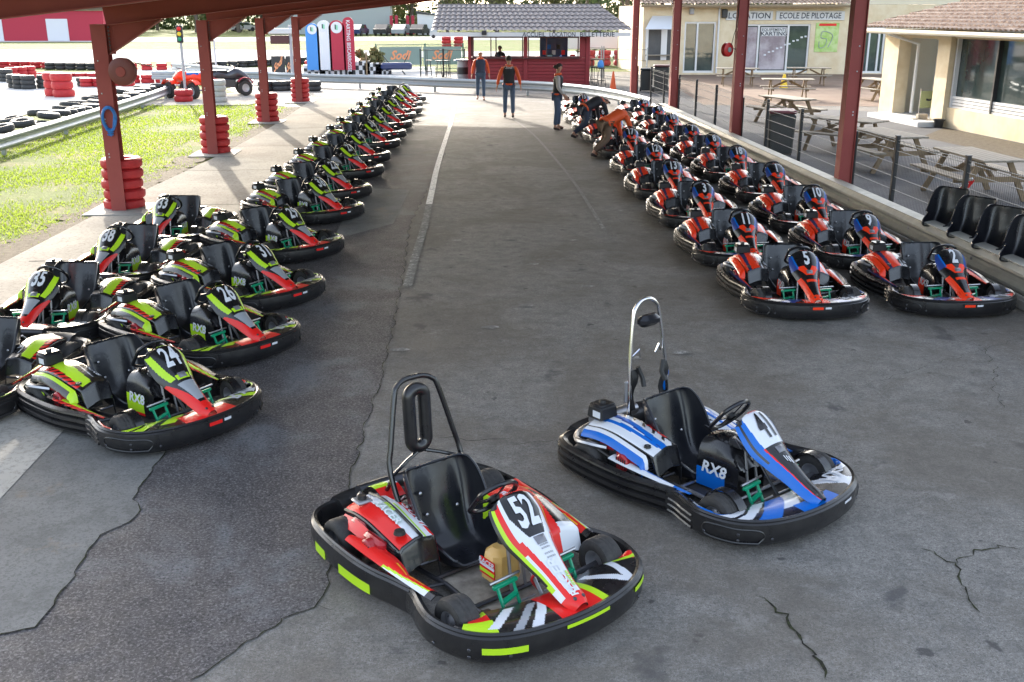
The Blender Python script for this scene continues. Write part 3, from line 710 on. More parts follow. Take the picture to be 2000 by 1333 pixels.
c = k['ramp'](k['noise'](1.3, 8, .65, .4), [(.3, (.17, .168, .163)), (.7, (.23, .226, .215))]); c = k['mix'](k['ramp'](k['noise'](3, 8, .8, .4), [(.42, g(.5)), (.52, g(0))]), c, (.12, .118, .112)); c = k['mix'](k['ramp'](k['noise'](45, 6, .9), [(.44, g(.7)), (.50, g(0))]), c, (.11, .108, .10)); k['col'](k['mix'](k['ramp'](k['noise'](1.1, 6, .7), [(.60, g(0)), (.68, g(.35))]), c, (.30, .21, .13))); k['bump'](k['noise'](90, 3), .25, .004)
k = nodes('grass_ground', .95)
c = k['ramp'](k['noise'](.5, 8, .7), [(.3, (.085, .125, .018)), (.5, (.12, .155, .03)), (.58, (.20, .18, .08)), (.72, (.16, .13, .07))])
k['col'](k['mix'](k['ramp'](k['noise'](9, 5, .7), [(.38, g(.5)), (.55, g(0))]), c, (.05, .07, .012))); k['bump'](k['noise'](25, 5), .6, .05)
k = nodes('dirt', .95); k['col'](k['ramp'](k['noise'](9, 7, .7), [(.35, (.07, .055, .04)), (.6, (.14, .115, .08)), (.75, (.11, .13, .03))])); k['bump'](k['noise'](40, 5), .7, .03)
k = nodes('paving_terracotta', .85); k['col'](k['ramp'](k['noise'](.9, 7, .7), [(.35, (.17, .115, .085)), (.7, (.23, .17, .125))]))
k = nodes('line_paint', .6); k['col'](k['ramp'](k['noise'](22, 5, .75), [(.40, (.16, .16, .155)), (.48, (.8, .79, .75))]))
k = nodes('line_paint_worn', .8); k['b'].inputs['Specular IOR Level'].default_value = .1; k['col'](k['ramp'](k['noise'](9, 7, .9), [(.51, (.19, .184, .174)), (.57, (.40, .39, .37))]))
k = nodes('line_paint_faint', .8); k['b'].inputs['Specular IOR Level'].default_value = .1; k['col'](k['ramp'](k['noise'](14, 6, .85), [(.47, (.19, .184, .174)), (.60, (.36, .35, .33))]))
k = nodes('crack', .95); k['col'](k['ramp'](k['noise'](25, 5), [(.4, (.02, .018, .015)), (.6, (.04, .045, .02))]))
k = nodes('grass_blade', .7); k['col'](k['ramp'](k['noise'](1.2, 5, .7), [(.3, (.10, .15, .018)), (.6, (.19, .25, .04)), (.8, (.30, .28, .11))]))
_t = k['n'].new('ShaderNodeBsdfTranslucent'); _t.inputs[0].default_value = (.42, .55, .06, 1); _x = k['n'].new('ShaderNodeMixShader'); _x.inputs[0].default_value = .35
k['l'].new(k['b'].outputs[0], _x.inputs[1]); k['l'].new(_t.outputs[0], _x.inputs[2]); k['l'].new(_x.outputs[0], k['n']['Material Output'].inputs[0])
def flat(name, poly, z, m, kind='structure', label=None, cat=None, parent=None, sub=None):
    mb = MB(); mb.add([(p[0], p[1], z) for p in poly], [tuple(range(len(poly)))], m); o = mb.build(name, parent, smooth=False, fix=False)
    if o.data.polygons[0].normal.z < 0: o.data.flip_normals()
    return tag(o, kind=kind)
def ribbon(name, pts, w, z, m):
    mb = MB(); V = []; n_ = len(pts)
    for i, p in enumerate(pts):
        a = pts[max(i-1, 0)]; b = pts[min(i+1, n_-1)]; t = (Vector((b[0], b[1], 0))-Vector((a[0], a[1], 0))).normalized(); q = Vector((t.y, -t.x, 0))
        ww = w[i] if isinstance(w, list) else w
        V += [Vector((p[0], p[1], z))-q*ww/2, Vector((p[0], p[1], z))+q*ww/2]
    mb.add(V, [(2*i, 2*i+1, 2*i+3, 2*i+2) for i in range(n_-1)], m); o = mb.build(name, None, smooth=False)
    if o.data.polygons[0].normal.z < 0: o.data.flip_normals()
    return tag(o, kind='structure')

flat('ground', [(-900, -60), (900, -60), (900, 1500), (-900, 1500)], -.012, 'grass_ground')
flat('yard_asphalt', [(-5.4, -10), (30, -10), (30, 60), (12, 60), (12, 57), (-9.5, 57), (-9.5, 45), (-7, 38.5), (-5.4, 36)], 0, 'asphalt_smooth')
A2 = lambda *ps: [at(*p) for p in ps]
# coarse patch left of the seam
def rough(P, seed, amp=.03):
    rr = random.Random(seed); out = []
    for a, b in zip(P, P[1:]):
        n_ = max(2, int((b-a).length/.05))
        for i in range(n_): q = a.lerp(b, i/n_); out.append((q.x+rr.uniform(-amp, amp)*.5+amp*math.sin(i*.55+a.x*9), q.y+rr.uniform(-amp, amp)*.5+amp*math.cos(i*.4+a.y*7)))
    return out
seam = A2((372, 1333), (560, 1205), (622, 1185), (640, 1125), (650, 1060), (668, 990), (700, 880), (742, 748), (768, 640), (790, 520), (800, 440), (870, 300))
SEAM = rough(seam, 1, .018); flat('coarse_asphalt', [(-.9, 2.5)]+SEAM+[(-1.6, 24), (-4.4, 24), (-4.6, 12), (-5.3, 4), (-5, 2.5)], .004, 'asphalt_coarse')
edge = A2((0, 1240), (75, 1225), (110, 1175), (150, 1120), (172, 1080), (200, 1045), (255, 1022), (273, 1000), (262, 978), (272, 955), (300, 915), (325, 880), (345, 845), (400, 760), (470, 650))
flat('concrete_patch', [(-6.5, 3)]+[(edge[0].x-1.2, edge[0].y-.9)]+rough(edge, 2, .011)+[(-3.2, 12.2), (-5.9, 12.2), (-6.2, 6)], .008, 'patch_concrete')
sl = A2((700, 368), (800, 372), (768, 438), (650, 470)); flat('concrete_patch', [(p.x, p.y) for p in sl], .008, 'patch_concrete')
mb = MB(); xs = [(-5.9, 6), (-3.1, 6), (-3.0, 40), (-5.2, 40.5), (-5.15, 30), (-5.3, 24.4), (-5.75, 18), (-5.95, 12.5)]
flat('concrete_path', xs, .012, 'concrete')
# expansion joints of the path
for y in (9.5, 13.5, 17.5, 21.5, 25.5, 29.5, 33.5): flat('path_joint', [(-5.6, y), (-3.02, y+.1), (-3.02, y+.125), (-5.6, y+.025)], .016, 'crack')
_rd = random.Random(21); _e = [(-5.85+.02*max(0, y-12) if y < 24 else -5.25, y) for y in range(9, 37)]
ribbon('dirt_border', crs([(x-.18+_rd.uniform(-.05, .05), y+_rd.random()) for x, y in _e], 160), [_rd.uniform(.35, .9) for _ in range(160)], .006, 'dirt')
# tracks and far fields
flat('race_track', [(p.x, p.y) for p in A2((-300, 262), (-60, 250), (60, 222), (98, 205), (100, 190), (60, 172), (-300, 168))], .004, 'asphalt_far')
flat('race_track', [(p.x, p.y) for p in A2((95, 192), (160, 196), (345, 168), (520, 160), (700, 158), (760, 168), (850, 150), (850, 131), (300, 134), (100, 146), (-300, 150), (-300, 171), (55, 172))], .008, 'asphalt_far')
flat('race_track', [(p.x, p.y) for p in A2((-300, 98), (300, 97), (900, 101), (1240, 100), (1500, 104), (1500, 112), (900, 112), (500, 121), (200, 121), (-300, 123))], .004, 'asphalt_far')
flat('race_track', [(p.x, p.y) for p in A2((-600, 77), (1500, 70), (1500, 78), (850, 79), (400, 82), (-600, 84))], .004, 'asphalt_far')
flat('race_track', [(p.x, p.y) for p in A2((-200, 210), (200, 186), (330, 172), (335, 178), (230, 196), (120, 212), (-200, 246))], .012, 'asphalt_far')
flat('kerb_slab', [(-10.9, 37.2), (-7.2, 37.2), (-6.2, 40.5), (-6.2, 44), (-10.9, 42)], .006, 'concrete')
# terrace
k = nodes('terrace_asphalt', .8); c = k['ramp'](k['noise'](.8, 7, .7), [(.35, (.065, .066, .072)), (.7, (.115, .115, .12))]); k['col'](k['mix'](k['ramp'](k['noise'](90, 3), [(.5, g(0)), (.7, g(.6))]), c, (.2, .2, .2)))
flat('terrace_asphalt', [(6.95, 6), (14.5, 6), (14.3, 30), (14.0, 33.5), (8.9, 36.3), (8.6, 43), (6.95, 43)], .004, 'terrace_asphalt')
flat('terrace', [(8.8, 36.5), (22, 34), (26, 54), (10.5, 54)], .006, 'paving_terracotta')
flat('terrace_moss', [(12.2, 26.5), (13.85, 28.7), (14.15, 24), (14.4, 18), (13.2, 18)], .006, 'dirt')
# white lines
wl = A2((770, 197), (830, 193), (862, 193), (880, 199), (886, 212), (882, 235), (873, 265), (862, 300), (852, 335), (845, 368), (838, 400))
ribbon('painted_line', crs([(p.x, p.y) for p in wl], 50), .11, .009, 'line_paint')
wl = A2((838, 400), (830, 440), (818, 480), (808, 515), (796, 560)); ribbon('worn_line', crs([(p.x, p.y) for p in wl], 12), .11, .009, 'line_paint_worn')
wl = A2((1000, 232), (1040, 262), (1090, 318), (1130, 370), (1180, 450)); ribbon('worn_line', crs([(p.x, p.y) for p in wl], 20), .06, .009, 'line_paint_faint')
random.seed(3)
def crack(pts, w0, seed=1):
    rnd = random.Random(seed); P = [at(*p) for p in pts]; out = []; ws = []
    for i in range(len(P)-1):
        n_ = max(3, int((P[i+1]-P[i]).length/.035))
        for k_ in range(n_):
            f_ = k_/n_; q = P[i].lerp(P[i+1], f_); out.append((q.x+rnd.uniform(-.012, .012), q.y+rnd.uniform(-.012, .012))); ws.append(w0*rnd.uniform(.12, .75)); out[-1] = (out[-1][0]+.02*math.sin(k_*.9+i*2), out[-1][1]+.015*math.sin(k_*.6+i))
    ws[0] = .002; ws[-1] = .002
    ribbon('pavement_crack', out, ws, .005, 'crack')
crack([(1800, 1073), (1862, 1102), (1905, 1080), (1950, 1068), (2000, 1074)], .022, 1); crack([(1864, 1102), (1885, 1150), (1900, 1175), (1910, 1205)], .024, 2)
crack([(1478, 1165), (1535, 1205), (1565, 1245), (1590, 1285), (1612, 1333)], .028, 3); crack([(860, 855), (930, 862), (1005, 855)], .014, 4)
crack([(1450, 800), (1700, 750), (1850, 705), (2000, 660)], .006, 5); crack([(1920, 680), (1945, 720), (1940, 760), (1960, 800)], .008, 6)
ribbon('pavement_crack', SEAM, [random.uniform(.002, .010) for _ in SEAM], .0065, 'crack')
crack([(622, 1185), (645, 1200)], .012, 8); crack([(1000, 870), (1080, 860), (1130, 880)], .01, 9)
_ed = rough(edge, 2, .011); ribbon('pavement_crack', _ed, [random.uniform(.002, .012) for _ in _ed], .0095, 'crack')
_rs = random.Random(33)
for px, py in ((1002, 408), (1042, 517), (1215, 412), (905, 330), (1150, 560), (782, 684), (960, 640), (1030, 598), (1120, 470), (890, 470), (1235, 700), (1610, 900), (1330, 690)):
    a = at(px, py); n2 = 9; pl = [(a.x+_rs.uniform(.6, 1.2)*.10*math.cos(2*math.pi*i/n2), a.y+_rs.uniform(.6, 1.2)*.05*math.sin(2*math.pi*i/n2)) for i in range(n2)]
    flat('pavement_stain', pl, .006+_rs.uniform(0, .001), 'line_paint_worn')
# grass blades in the near lawn
rnd = random.Random(5); mb = MB(); V = []; F = []
def clear(x, y): e = -5.85 if y < 20 else -5.85+.13*(y-20); return x > min(e, -5.3)-.15*math.sin(y*3.3)-.1
nb = 0
while nb < 36000:
    y = 10.5+27*rnd.random()**1.35; x = -5.4-rnd.random()*(3+.32*(y-8))
    if clear(x, y) or x < -10.6: continue
    if x > -6.7 and rnd.random() < .5+.4*math.sin(y*2.1)*math.sin(y*.7+x*3): continue
    if math.sin(x*1.3+y*.6)+math.sin(y*1.1-x*.8)+rnd.uniform(-.8, .8) > 1.1: continue
    h = rnd.uniform(.012, .03)*(1+.02*y); a = rnd.uniform(0, 6.28); w_ = .006*(1+.05*y); lx = rnd.uniform(-.03, .03); ly = rnd.uniform(-.03, .03); o = len(V)
    V += [(x-w_*math.cos(a), y-w_*math.sin(a), -.01), (x+w_*math.cos(a), y+w_*math.sin(a), -.01), (x+lx, y+ly, h)]; F.append((o, o+1, o+2)); nb += 1
mb.add(V, F, 'grass_blade'); tag(mb.build('lawn_grass', None, smooth=False, fix=False), label='short sunlit grass of the lawn beside the canopy posts', cat='grass', kind='stuff')
# ================================================================== CANOPY, RAILS, FENCES
pbr('canopy_red', (.27, .055, .050), .55, spec=.3, noise=(3, .3, (.33, .08, .07)), rvar=(6, .65)); pbr('canopy_red_side', (.17, .04, .035), .5)
pbr('roof_underside', (.42, .41, .36), .6, noise=(2, .3, (.34, .33, .29)))
pbr('galvanised', (.33, .36, .38), .42, .6, noise=(4, .3, (.44, .47, .48)), rvar=(8, .6)); pbr('galvanised_warm', (.50, .49, .43), .45, .4, noise=(4, .3, (.38, .38, .34)), rvar=(8, .65))
pbr('tyre_red', (.50, .018, .022), .5, noise=(5, .3, (.36, .02, .025)), rvar=(10, .7), bump=(28, .5, .02)); pbr('tyre_black', (.02, .02, .022), .6, bump=(28, .5, .02), noise=(6, .3, (.05, .05, .05))); pbr('tyre_white', (.5, .5, .48), .6, noise=(6, .3, (.3, .3, .28)))
pbr('anthracite', (.02, .021, .024), .45); pbr('fence_wire', (.16, .165, .16), .4, .5); pbr('concrete_block', (.38, .36, .33), .85, noise=(5, .3, (.26, .25, .23)))
FY = [10.1, 17.12, 24.1, 31.2, 38.2]
def zb(x): return 2.93+.115*(x+5.4)          # underside of the rafters
cn = empty('canopy', (0, 0, 0), 0, 'long dark red steel canopy standing over the rows of karts', 'canopy')
def hbeam(mb, a, b, d, w, m):
    """I-section between a and b, d deep, w wide"""
    mb.bar(a, b, .012, d-.024, m); a = Vector(a); b = Vector(b); t = (b-a).normalized(); s_ = t.cross(Vector((0, 0, 1)))
    if s_.length < .01: s_ = Vector((0, 1, 0))
    s_.normalize(); u = s_.cross(t)
    for q in (1, -1): mb.bar(a+u*q*(d/2-.006), b+u*q*(d/2-.006), w, .012, m)
for i, y in enumerate(FY):
    for x, h in ((-5.49, 2.95), (6.60, 4.20)):
        mb = MB()
        if x < 0:
            mb.box((x, y, h/2), (.010, .188, h), 'canopy_red')
            for s in (-1, 1): mb.box((x, y+s*.10, h/2), (.23, .012, h), 'canopy_red')
        else:
            mb.box((x, y, h/2), (.20, .010, h), 'canopy_red')
            for s in (-1, 1): mb.box((x+s*.106, y, h/2), (.013, .22, h), 'canopy_red')
        if x > 0: mb.box((x, y-.05, h/2), (.19, .06, h-.02), 'canopy_red')
        for zz in ((1.45, 1.5, .9, .95, 1.9, 2.4) if x < 0 else (1.5, 1.55, 2.2, 2.6)): mb.lathe([(.001, .010), (.012, .008), (.014, 0)], 6, 'white' if zz in (1.45, 1.5, 1.55) else 'steel', Matrix.Translation((x+.03 if x > 0 else x-.05, y-(.085 if x > 0 else .107), zz)) @ rot_to((0, -1, 0)))
        p = mb.build('post', cn, smooth=False)
        mb = MB(); mb.box((x, y, .014), (.36, .36, .02), 'canopy_red'); mb.build('base_plate', p, smooth=False)
        if x > 0:
            mb = MB(); mb.box((x+.135, y-.01, .62), (.03, .22, 1.24), 'anthracite', bev=.006); mb.build('rubber_guard', p)
    # rafter, its haunch
    mb = MB(); hbeam(mb, (-5.40, y, zb(-5.4)+.15), (6.5, y, zb(6.5)+.15), .30, .15, 'canopy_red')
    mb.build('rafter', cn, smooth=False)
    mb = MB(); V = [(-5.375, z0) for z0 in (2.50,)]
    mb.prism([(-5.372, 2.50), (-4.55, zb(-4.55)-.003), (-5.372, zb(-5.372)-.003)], y-.006, y+.006, 'canopy_red', fn=lambda a, b, c: (a, c, b))
    mb.bar((-5.372, y, 2.495), (-4.52, y, zb(-4.52)-.012), .15, .012, 'canopy_red'); mb.bar((-5.36, y, 2.5), (-5.36, y, 2.9), .16, .02, 'canopy_red')
    for k_ in range(8): mb.box((-5.345, y-.05, 2.52+.055*k_), (.02, .024, .024), 'dark_steel')
    mb.build('haunch', cn, smooth=False)
for x in (-5.55, -3.9, -2.2, -.5, 1.2, 2.9, 4.6, 6.3):
    mb = MB(); z = zb(x)+.30+.06; mb.box((x, (7.3+FY[-1]+.3)/2, z), (.07, FY[-1]-7.0, .12), 'canopy_red' if x < -5 else 'roof_underside'); mb.build('purlin', cn, smooth=False)
mb = MB(); n_ = 380; G = []
y0, y1 = 7.2, FY[-1]+.4
for i in range(n_+1):
    y = y0+(y1-y0)*i/n_; dz = (.0, .03, .03, 0)[i % 4]; G.append([(x, y, zb(x)+.43+dz) for x in (-5.95, 6.95)])
mb.sheet(G, 'roof_underside', .003); mb.build('roof_sheet', cn, smooth=False)
mb = MB(); mb.tube([(-5.98, y0, 3.20), (-5.98, y1, 3.20)], .055, 'galvanised', 10); mb.build('gutter', cn)
# mains fittings on two posts
def reel(x, y, z, r, facing, label, m1, m2):
    t = empty('hose_reel', (x, y, z), 0, label, 'hose reel'); Mx = rot_to(facing)
    mb = MB(); mb.lathe([(.001, .06), (r*.55, .07), (r*.9, .055), (r, .045), (r, -.05), (r*.93, -.06), (.001, -.06)], 32, m1, Mx); mb.build('drum', t)
    mb = MB(); mb.lathe([(.001, .085), (r*.35, .082), (r*.38, .07)], 20, m2, Mx); mb.build('hub', t)
    mb = MB(); mb.tube([(0, 0, -.05), (0 if abs(facing[0]) < .5 else 0, 0, .0)], .02, m1, 6); mb.bar((-.02, .02, r*.8), (r*2.2, .05, r*.35) if facing[1] < -.9 else (.2, .02, 0), .03, .015, 'dark_steel'); mb.build('bracket', t)
    return t
reel(-5.16, 16.95, 2.24, .215, (-.15, -1, 0), 'large brick red hose reel disc beside the nearest left canopy post', 'canopy_red_side', 'canopy_red')
pbr('glass_grey', (.25, .33, .33), .1)
reel(6.30, 24.1, 2.30, .155, (.55, -.85, 0), 'dark red hose reel with grey centre on the second right canopy post', 'hose_red', 'glass_grey')
mb = MB(); rnd = random.Random(2); pts = []
pbr('hose_blue', (.02, .16, .48), .35)
for i in range(220):
    a = i*2*math.pi/36; q = 1+.08*math.sin(i*.13); pts.append((-5.46+.10*math.cos(a)*q, 16.985-.012*((i//36) % 3), 1.52+.17*math.sin(a)*q-(.02 if math.sin(a) < -.8 else 0)))
for i in range(9): pts.append((-5.46+.05*math.cos(i*2.2), 16.96, 1.34-.012*i))
mb.tube(pts, .016, 'hose_blue', 6); tag(mb.build('coiled_hose'), 'bright blue hose coiled on the nearest left canopy post', 'hose')
def cable_run():
    mb = MB(); mb.tube(crs([(6.49, 24.03, 4.0), (6.47, 24.0, 3.0), (6.40, 24.0, 2.6), (6.36, 24.0, 2.4)], 14), .008, 'anthracite', 5); tag(mb.build('power_cable'), 'thin black cable running down the second right canopy post', 'cable')
cable_run()
# ---- tyres
def tyre_prof(R, W): return [(R*.55, -W*.42), (R*.7, -W*.5), (R*.88, -W*.48), (R*.98, -W*.32), (R, -W*.1), (R, W*.1), (R*.98, W*.32), (R*.88, W*.48), (R*.7, W*.5), (R*.55, W*.42), (R*.5, W*.2), (R*.5, -W*.2), (R*.55, -W*.42)]
TY = {}
def tyre_mesh(m, R=.30, W=.19, n=22):
    k_ = (m, R, W, n)
    if k_ not in TY: mb = MB(); mb.lathe(tyre_prof(R, W), n, m); TY[k_] = mb.mesh('tyre')
    return TY[k_]
def tyre_stack(x, y, n_, m, label, group, R=.30, W=.19, seg=22, cat='tyre stack'):
    t = empty('tyre_stack', (x, y, 0), random.uniform(0, 3), label, cat, group)
    for i in range(n_):
        mm = m[i % len(m)] if isinstance(m, list) else m
        o = bpy.data.objects.new('tyre', tyre_mesh(mm, R, W, seg)); COL.objects.link(o); o.parent = t; o.location = (random.uniform(-.02, .02), random.uniform(-.02, .02), W*.5+i*W*.99)
    return t
ORD = ['nearest', 'second', 'third', 'farthest']
for i, y in enumerate(FY[1:]):      # tyres split round the posts
    t = tyre_stack(-5.50, y+.30, 5, 'tyre_red', 'stack of five red tyres behind the %s left canopy post with red tyres' % ORD[i], 'red tyre stacks behind the left posts', R=.33, W=.17, seg=30)
    mb = MB(); mb.box((-5.48, y+.1, .015), (1.0, 1.1, .03), 'concrete_block', bev=.01); tag(mb.build('post_footing'), 'concrete footing slab under the %s left canopy post' % ORD[i], 'footing', 'concrete footings of the left posts')
def row(pts, m, n_, desc, R=.30, W=.19):
    P = [at(*p) for p in pts]; L = [0]
    for a, b in zip(P, P[1:]): L.append(L[-1]+(b-a).length)
    k_ = max(1, int(L[-1]/(2*R))); out = []
    for i in range(k_+1):
        d = L[-1]*i/k_; j = max(q for q in range(len(P)-1) if L[q] <= d+1e-6) if d < L[-1] else len(P)-2
        f_ = (d-L[j])/max(1e-6, L[j+1]-L[j]); q = P[j].lerp(P[j+1], f_)
        out.append(tyre_stack(q.x, q.y, n_, m, desc[0], desc[1], R, W, 12))
row([(-10, 133), (92, 134)], 'tyre_red', 2, ('low stack of two red tyres at the left end of the far tyre barrier', 'red tyre stacks of the far barrier left end'))
row([(100, 136), (200, 137)], 'tyre_black', 2, ('low stack of two black tyres in the far tyre barrier left of the first post', 'black tyre stacks of the far barrier'))
row([(258, 138), (345, 137)], 'tyre_red', 2, ('low stack of two red tyres in the far barrier right of the big red reel', 'red tyre stacks behind the big reel'))
row([(354, 136), (470, 132), (600, 124)], 'tyre_black', 2, ('low stack of two black tyres in the far barrier behind the quad bikes', 'black tyre stacks behind the quad bikes'))
row([(606, 132), (660, 131)], 'tyre_red', 2, ('low stack of two red tyres behind the banner podium', 'red tyre stacks behind the podium'))
row([(-15, 158), (14, 160)], 'tyre_black', 3, ('stack of three black tyres at the far left edge of the track corner', 'black tyre stacks at the left edge'))
row([(24, 156), (60, 153)], 'tyre_red', 3, ('stack of three red tyres behind the black ones of the track corner', 'red tyre stacks of the track corner'))
row([(70, 150), (250, 151)], 'tyre_red', 1, ('single red tyre in the low row across the track infield', 'single red tyres of the infield row'))
row([(30, 172), (50, 175), (88, 173)], 'tyre_black', 3, ('stack of three black tyres around the track corner', 'black tyre stacks of the track corner'))
row([(128, 168), (165, 169)], 'tyre_black', 2, ('stack of two black tyres right of the big red corner stack', 'black tyre stacks right of the corner stack'))
row([(172, 170), (196, 170)], 'tyre_red', 2, ('stack of two red tyres just left of the nearest post', 'red tyre stacks left of the nearest post'))
row([(262, 163), (345, 162)], 'tyre_red', 2, ('stack of two red tyres between the big reel and the quad bikes', 'red tyre stacks left of the quad bikes'))
row([(232, 168), (250, 169)], 'tyre_red', 1, ('single red tyre below the big red reel', 'single red tyres below the reel'))
row([(520, 178), (548, 178)], 'tyre_black', 2, ('black tyre stack between the two farthest left canopy posts', 'black tyre stacks between the last posts'), .33, .2)
row([(563, 177), (612, 178)], 'tyre_black', 2, ('black tyre stack just behind the farthest left canopy post', 'black tyre stacks behind the last post'), .33, .2)
p = at(110, 188); tyre_stack(p.x, p.y, 3, 'tyre_red', 'big stack of three red tyres at the track corner', 'big red corner tyre stacks', .40, .30, 26)
p = at(125, 190); tyre_stack(p.x, p.y, 3, 'tyre_red', 'big stack of three red tyres at the track corner', 'big red corner tyre stacks', .40, .30, 26)
p = at(360, 199); tyre_stack(p.x, p.y, 2, 'tyre_red', 'two red tyres around the foot of the traffic light pole', 'tyre stacks at the quad bikes', .33, .22, 24)
p = at(428, 200); tyre_stack(p.x, p.y, 4, 'tyre_white', 'stack of four pale worn tyres in front of the dark quad bike', 'tyre stacks at the quad bikes', .30, .2, 24)
row([(1150, 129), (1240, 128)], 'tyre_red', 3, ('stack of three red tyres behind the wire gate right of the kiosk', 'red tyre stacks right of the kiosk'), .38, .3)
row([(872, 92), (896, 92)], 'tyre_red', 3, ('red tyre stack on the far grass left of the kiosk', 'red tyre stacks on the far grass'), .45, .3)
# tyres lying behind the left guard rail
rnd = random.Random(9); i = 0; y = 22.0
while y < 40.5:
    for dx in ((0.42, 1.0) if rnd.random() < .5 else (.45,)):
        o = bpy.data.objects.new('old_tyre', tyre_mesh('tyre_black', .30, .17, 22)); COL.objects.link(o)
        o.location = (-10.45-.012*(y-22)-dx, y+rnd.uniform(-.1, .1), .09+rnd.choice((.14, .28, .34))); o.rotation_euler = (rnd.uniform(-.15, .15), rnd.uniform(-.15, .15), 0)
        tag(o, 'worn black tyre lying behind the left guard rail', 'tyre', 'tyres lying behind the left guard rail')
    y += .66
# ---- guard rails
def wprof(z0, z1, th=.012):
    h = z1-z0; F_ = [(0, 0), (.01, .05), (.055, .17), (.055, .27), (.0, .42), (.0, .58), (.055, .73), (.055, .83), (.01, .95), (0, 1)]
    a = [(o, z0+h*t) for o, t in F_]; return a+[(o-th, z) for o, z in a[::-1]]
def rail(name, pts, z0, z1, m, label, group=None, side=1, posts=2.0, double=False, pm='galvanised'):
    t = empty(name, (0, 0, 0), 0, label, 'guard rail', group); Q = crs(pts, 14*len(pts)); mb = MB()
    mb.sweep(Q if side == 1 else Q[::-1], wprof(z0, z1), m)
    mb.build('beam', t)
    L = 0; nxt = .5
    for a, b in zip(Q, Q[1:]):
        d = math.hypot(b[0]-a[0], b[1]-a[1])
        if L+d > nxt:
            tx, ty = (b[0]-a[0])/d, (b[1]-a[1])/d; ox, oy = (-ty, tx) if side == 1 else (ty, -tx)
            mb = MB(); mb.box((a[0]+ox*.075, a[1]+oy*.075, (z1)/2), (.09, .09, z1-.01), pm, bev=.006); mb.lathe([(.001, .012), (.02, .01), (.022, 0)], 8, 'steel', Matrix.Translation((a[0]-ox*.012, a[1]-oy*.012, (z0+z1)/2)) @ rot_to((-ox, -oy, 0))); mb.build('rail_post', t); nxt += posts
        L += d
    return t
rail('guard_rail', [(-10.3, 8), (-10.25, 16), (-10.2, 24), (-10.3, 32), (-10.5, 38), (-10.75, 40.5), (-11.2, 41.6)], .14, .47, 'galvanised', 'galvanised guard rail running through the lawn on the left', posts=4, side=1)
rail('guard_rail', [(-13.5, 48.5), (-9, 48.1), (-7.25, 46.9), (-5, 45.6), (-3.1, 44.7), (-.7, 42.9), (3.0, 40.8), (4.7, 38.6), (5.7, 35.5), (6.15, 32.5)], .20, .56, 'galvanised', 'curved galvanised guard rail across the far end of the yard', side=1)
rail('guard_rail', [(-14.5, 56), (-11, 52), (-9.5, 49.5)], .2, .6, 'galvanised', 'short guard rail joining the far rail behind the dark quad bike', side=1)
t = rail('guard_rail', [(6.18, 32.2), (6.28, 30), (6.32, 26), (6.32, 20), (6.32, 14), (6.3, 7)], .12, .42, 'galvanised_warm', 'weathered low guard rail along the right row of karts', side=1)
mb = MB(); mb.box((6.36+.06, 19.5, .430), (.20, 25, .014), 'galvanised_warm'); mb.build('top_cap', t, smooth=False)
mb = MB(); mb.box((6.28, 19.5, .055), (.10, 25, .11), 'concrete_block', bev=.01); mb.build('foot_kerb', t)
# ---- right fence
FX = 6.88; fp = [8.9+2.28*k_ for k_ in range(13)]
ft_ = empty('wire_fence', (0, 0, 0), 0, 'low wire mesh fence with dark posts along the terrace side', 'fence')
for y in fp:
    mb = MB(); mb.box((FX, y, .65), (.06, .06, 1.30), 'anthracite', bev=.004); mb.box((FX, y, 1.305), (.066, .066, .012), 'anthracite'); mb.build('fence_post', ft_)
for a, b in zip(fp, fp[1:]):
    mb = MB()
    for z in (.08, .28, .48, .68, .88, 1.08, 1.20, 1.24):
        for o in (-.006, .006): mb.bar((FX+o, a+.03, z), (FX+o, b-.03, z), .006, .006, 'fence_wire')
    k_ = int((b-a)/.05)
    for i in range(1, k_): mb.bar((FX, a+(b-a)*i/k_, .04), (FX, a+(b-a)*i/k_, 1.26), .003, .003, 'anthracite')
    mb.build('mesh_panel', ft_, smooth=False, fix=False)
# ================================================================== BUILDINGS, TERRACE, BACKGROUND
pbr('kiosk_red', (.28, .02, .028), .55, noise=(3, .3, (.2, .02, .025))); pbr('kiosk_trim', (.09, .03, .03), .5); pbr('tile_grey', (.13, .115, .12), .75, noise=(9, .3, (.28, .25, .24)))
pbr('tile_orange', (.22, .15, .115), .8, spec=.2, noise=(6, .12, (.40, .31, .25))); pbr('fascia_white', (.62, .62, .62), .5); pbr('render_yellow', (.66, .53, .34), .85, noise=(1.6, .12, (.74, .63, .45)), bump=(40, .3, .01))
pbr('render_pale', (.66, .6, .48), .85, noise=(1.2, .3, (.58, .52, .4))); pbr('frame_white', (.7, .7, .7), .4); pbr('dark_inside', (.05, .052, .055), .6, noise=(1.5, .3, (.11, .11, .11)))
pbr('glass', (.03, .05, .048), .03, spec=.7, coat=.4, noise=(.7, .1, (.07, .10, .09))); pbr('wood_grey', (.20, .175, .14), .8, noise=(9, .35, (.32, .28, .22))); pbr('wood_dark', (.19, .125, .07), .8, noise=(9, .35, (.24, .18, .11)))
pbr('text_dark', (.04, .045, .06), .6); pbr('bin_green', (.03, .035, .035), .5); pbr('bin_lid', (.16, .015, .03), .4); pbr('sign_green', (.33, .38, .2), .6); pbr('poster_green', (.35, .55, .12), .6, noise=(2.5, .1, (.55, .66, .3)))
pbr('poster_kart', (.25, .2, .22), .35, noise=(.9, .12, (.5, .45, .48))); pbr('cone_orange', (.75, .12, .03), .5); pbr('flag_blue', (.06, .25, .62), .6); pbr('flag_white', (.68, .68, .72), .6); pbr('flag_red', (.42, .022, .05), .6)
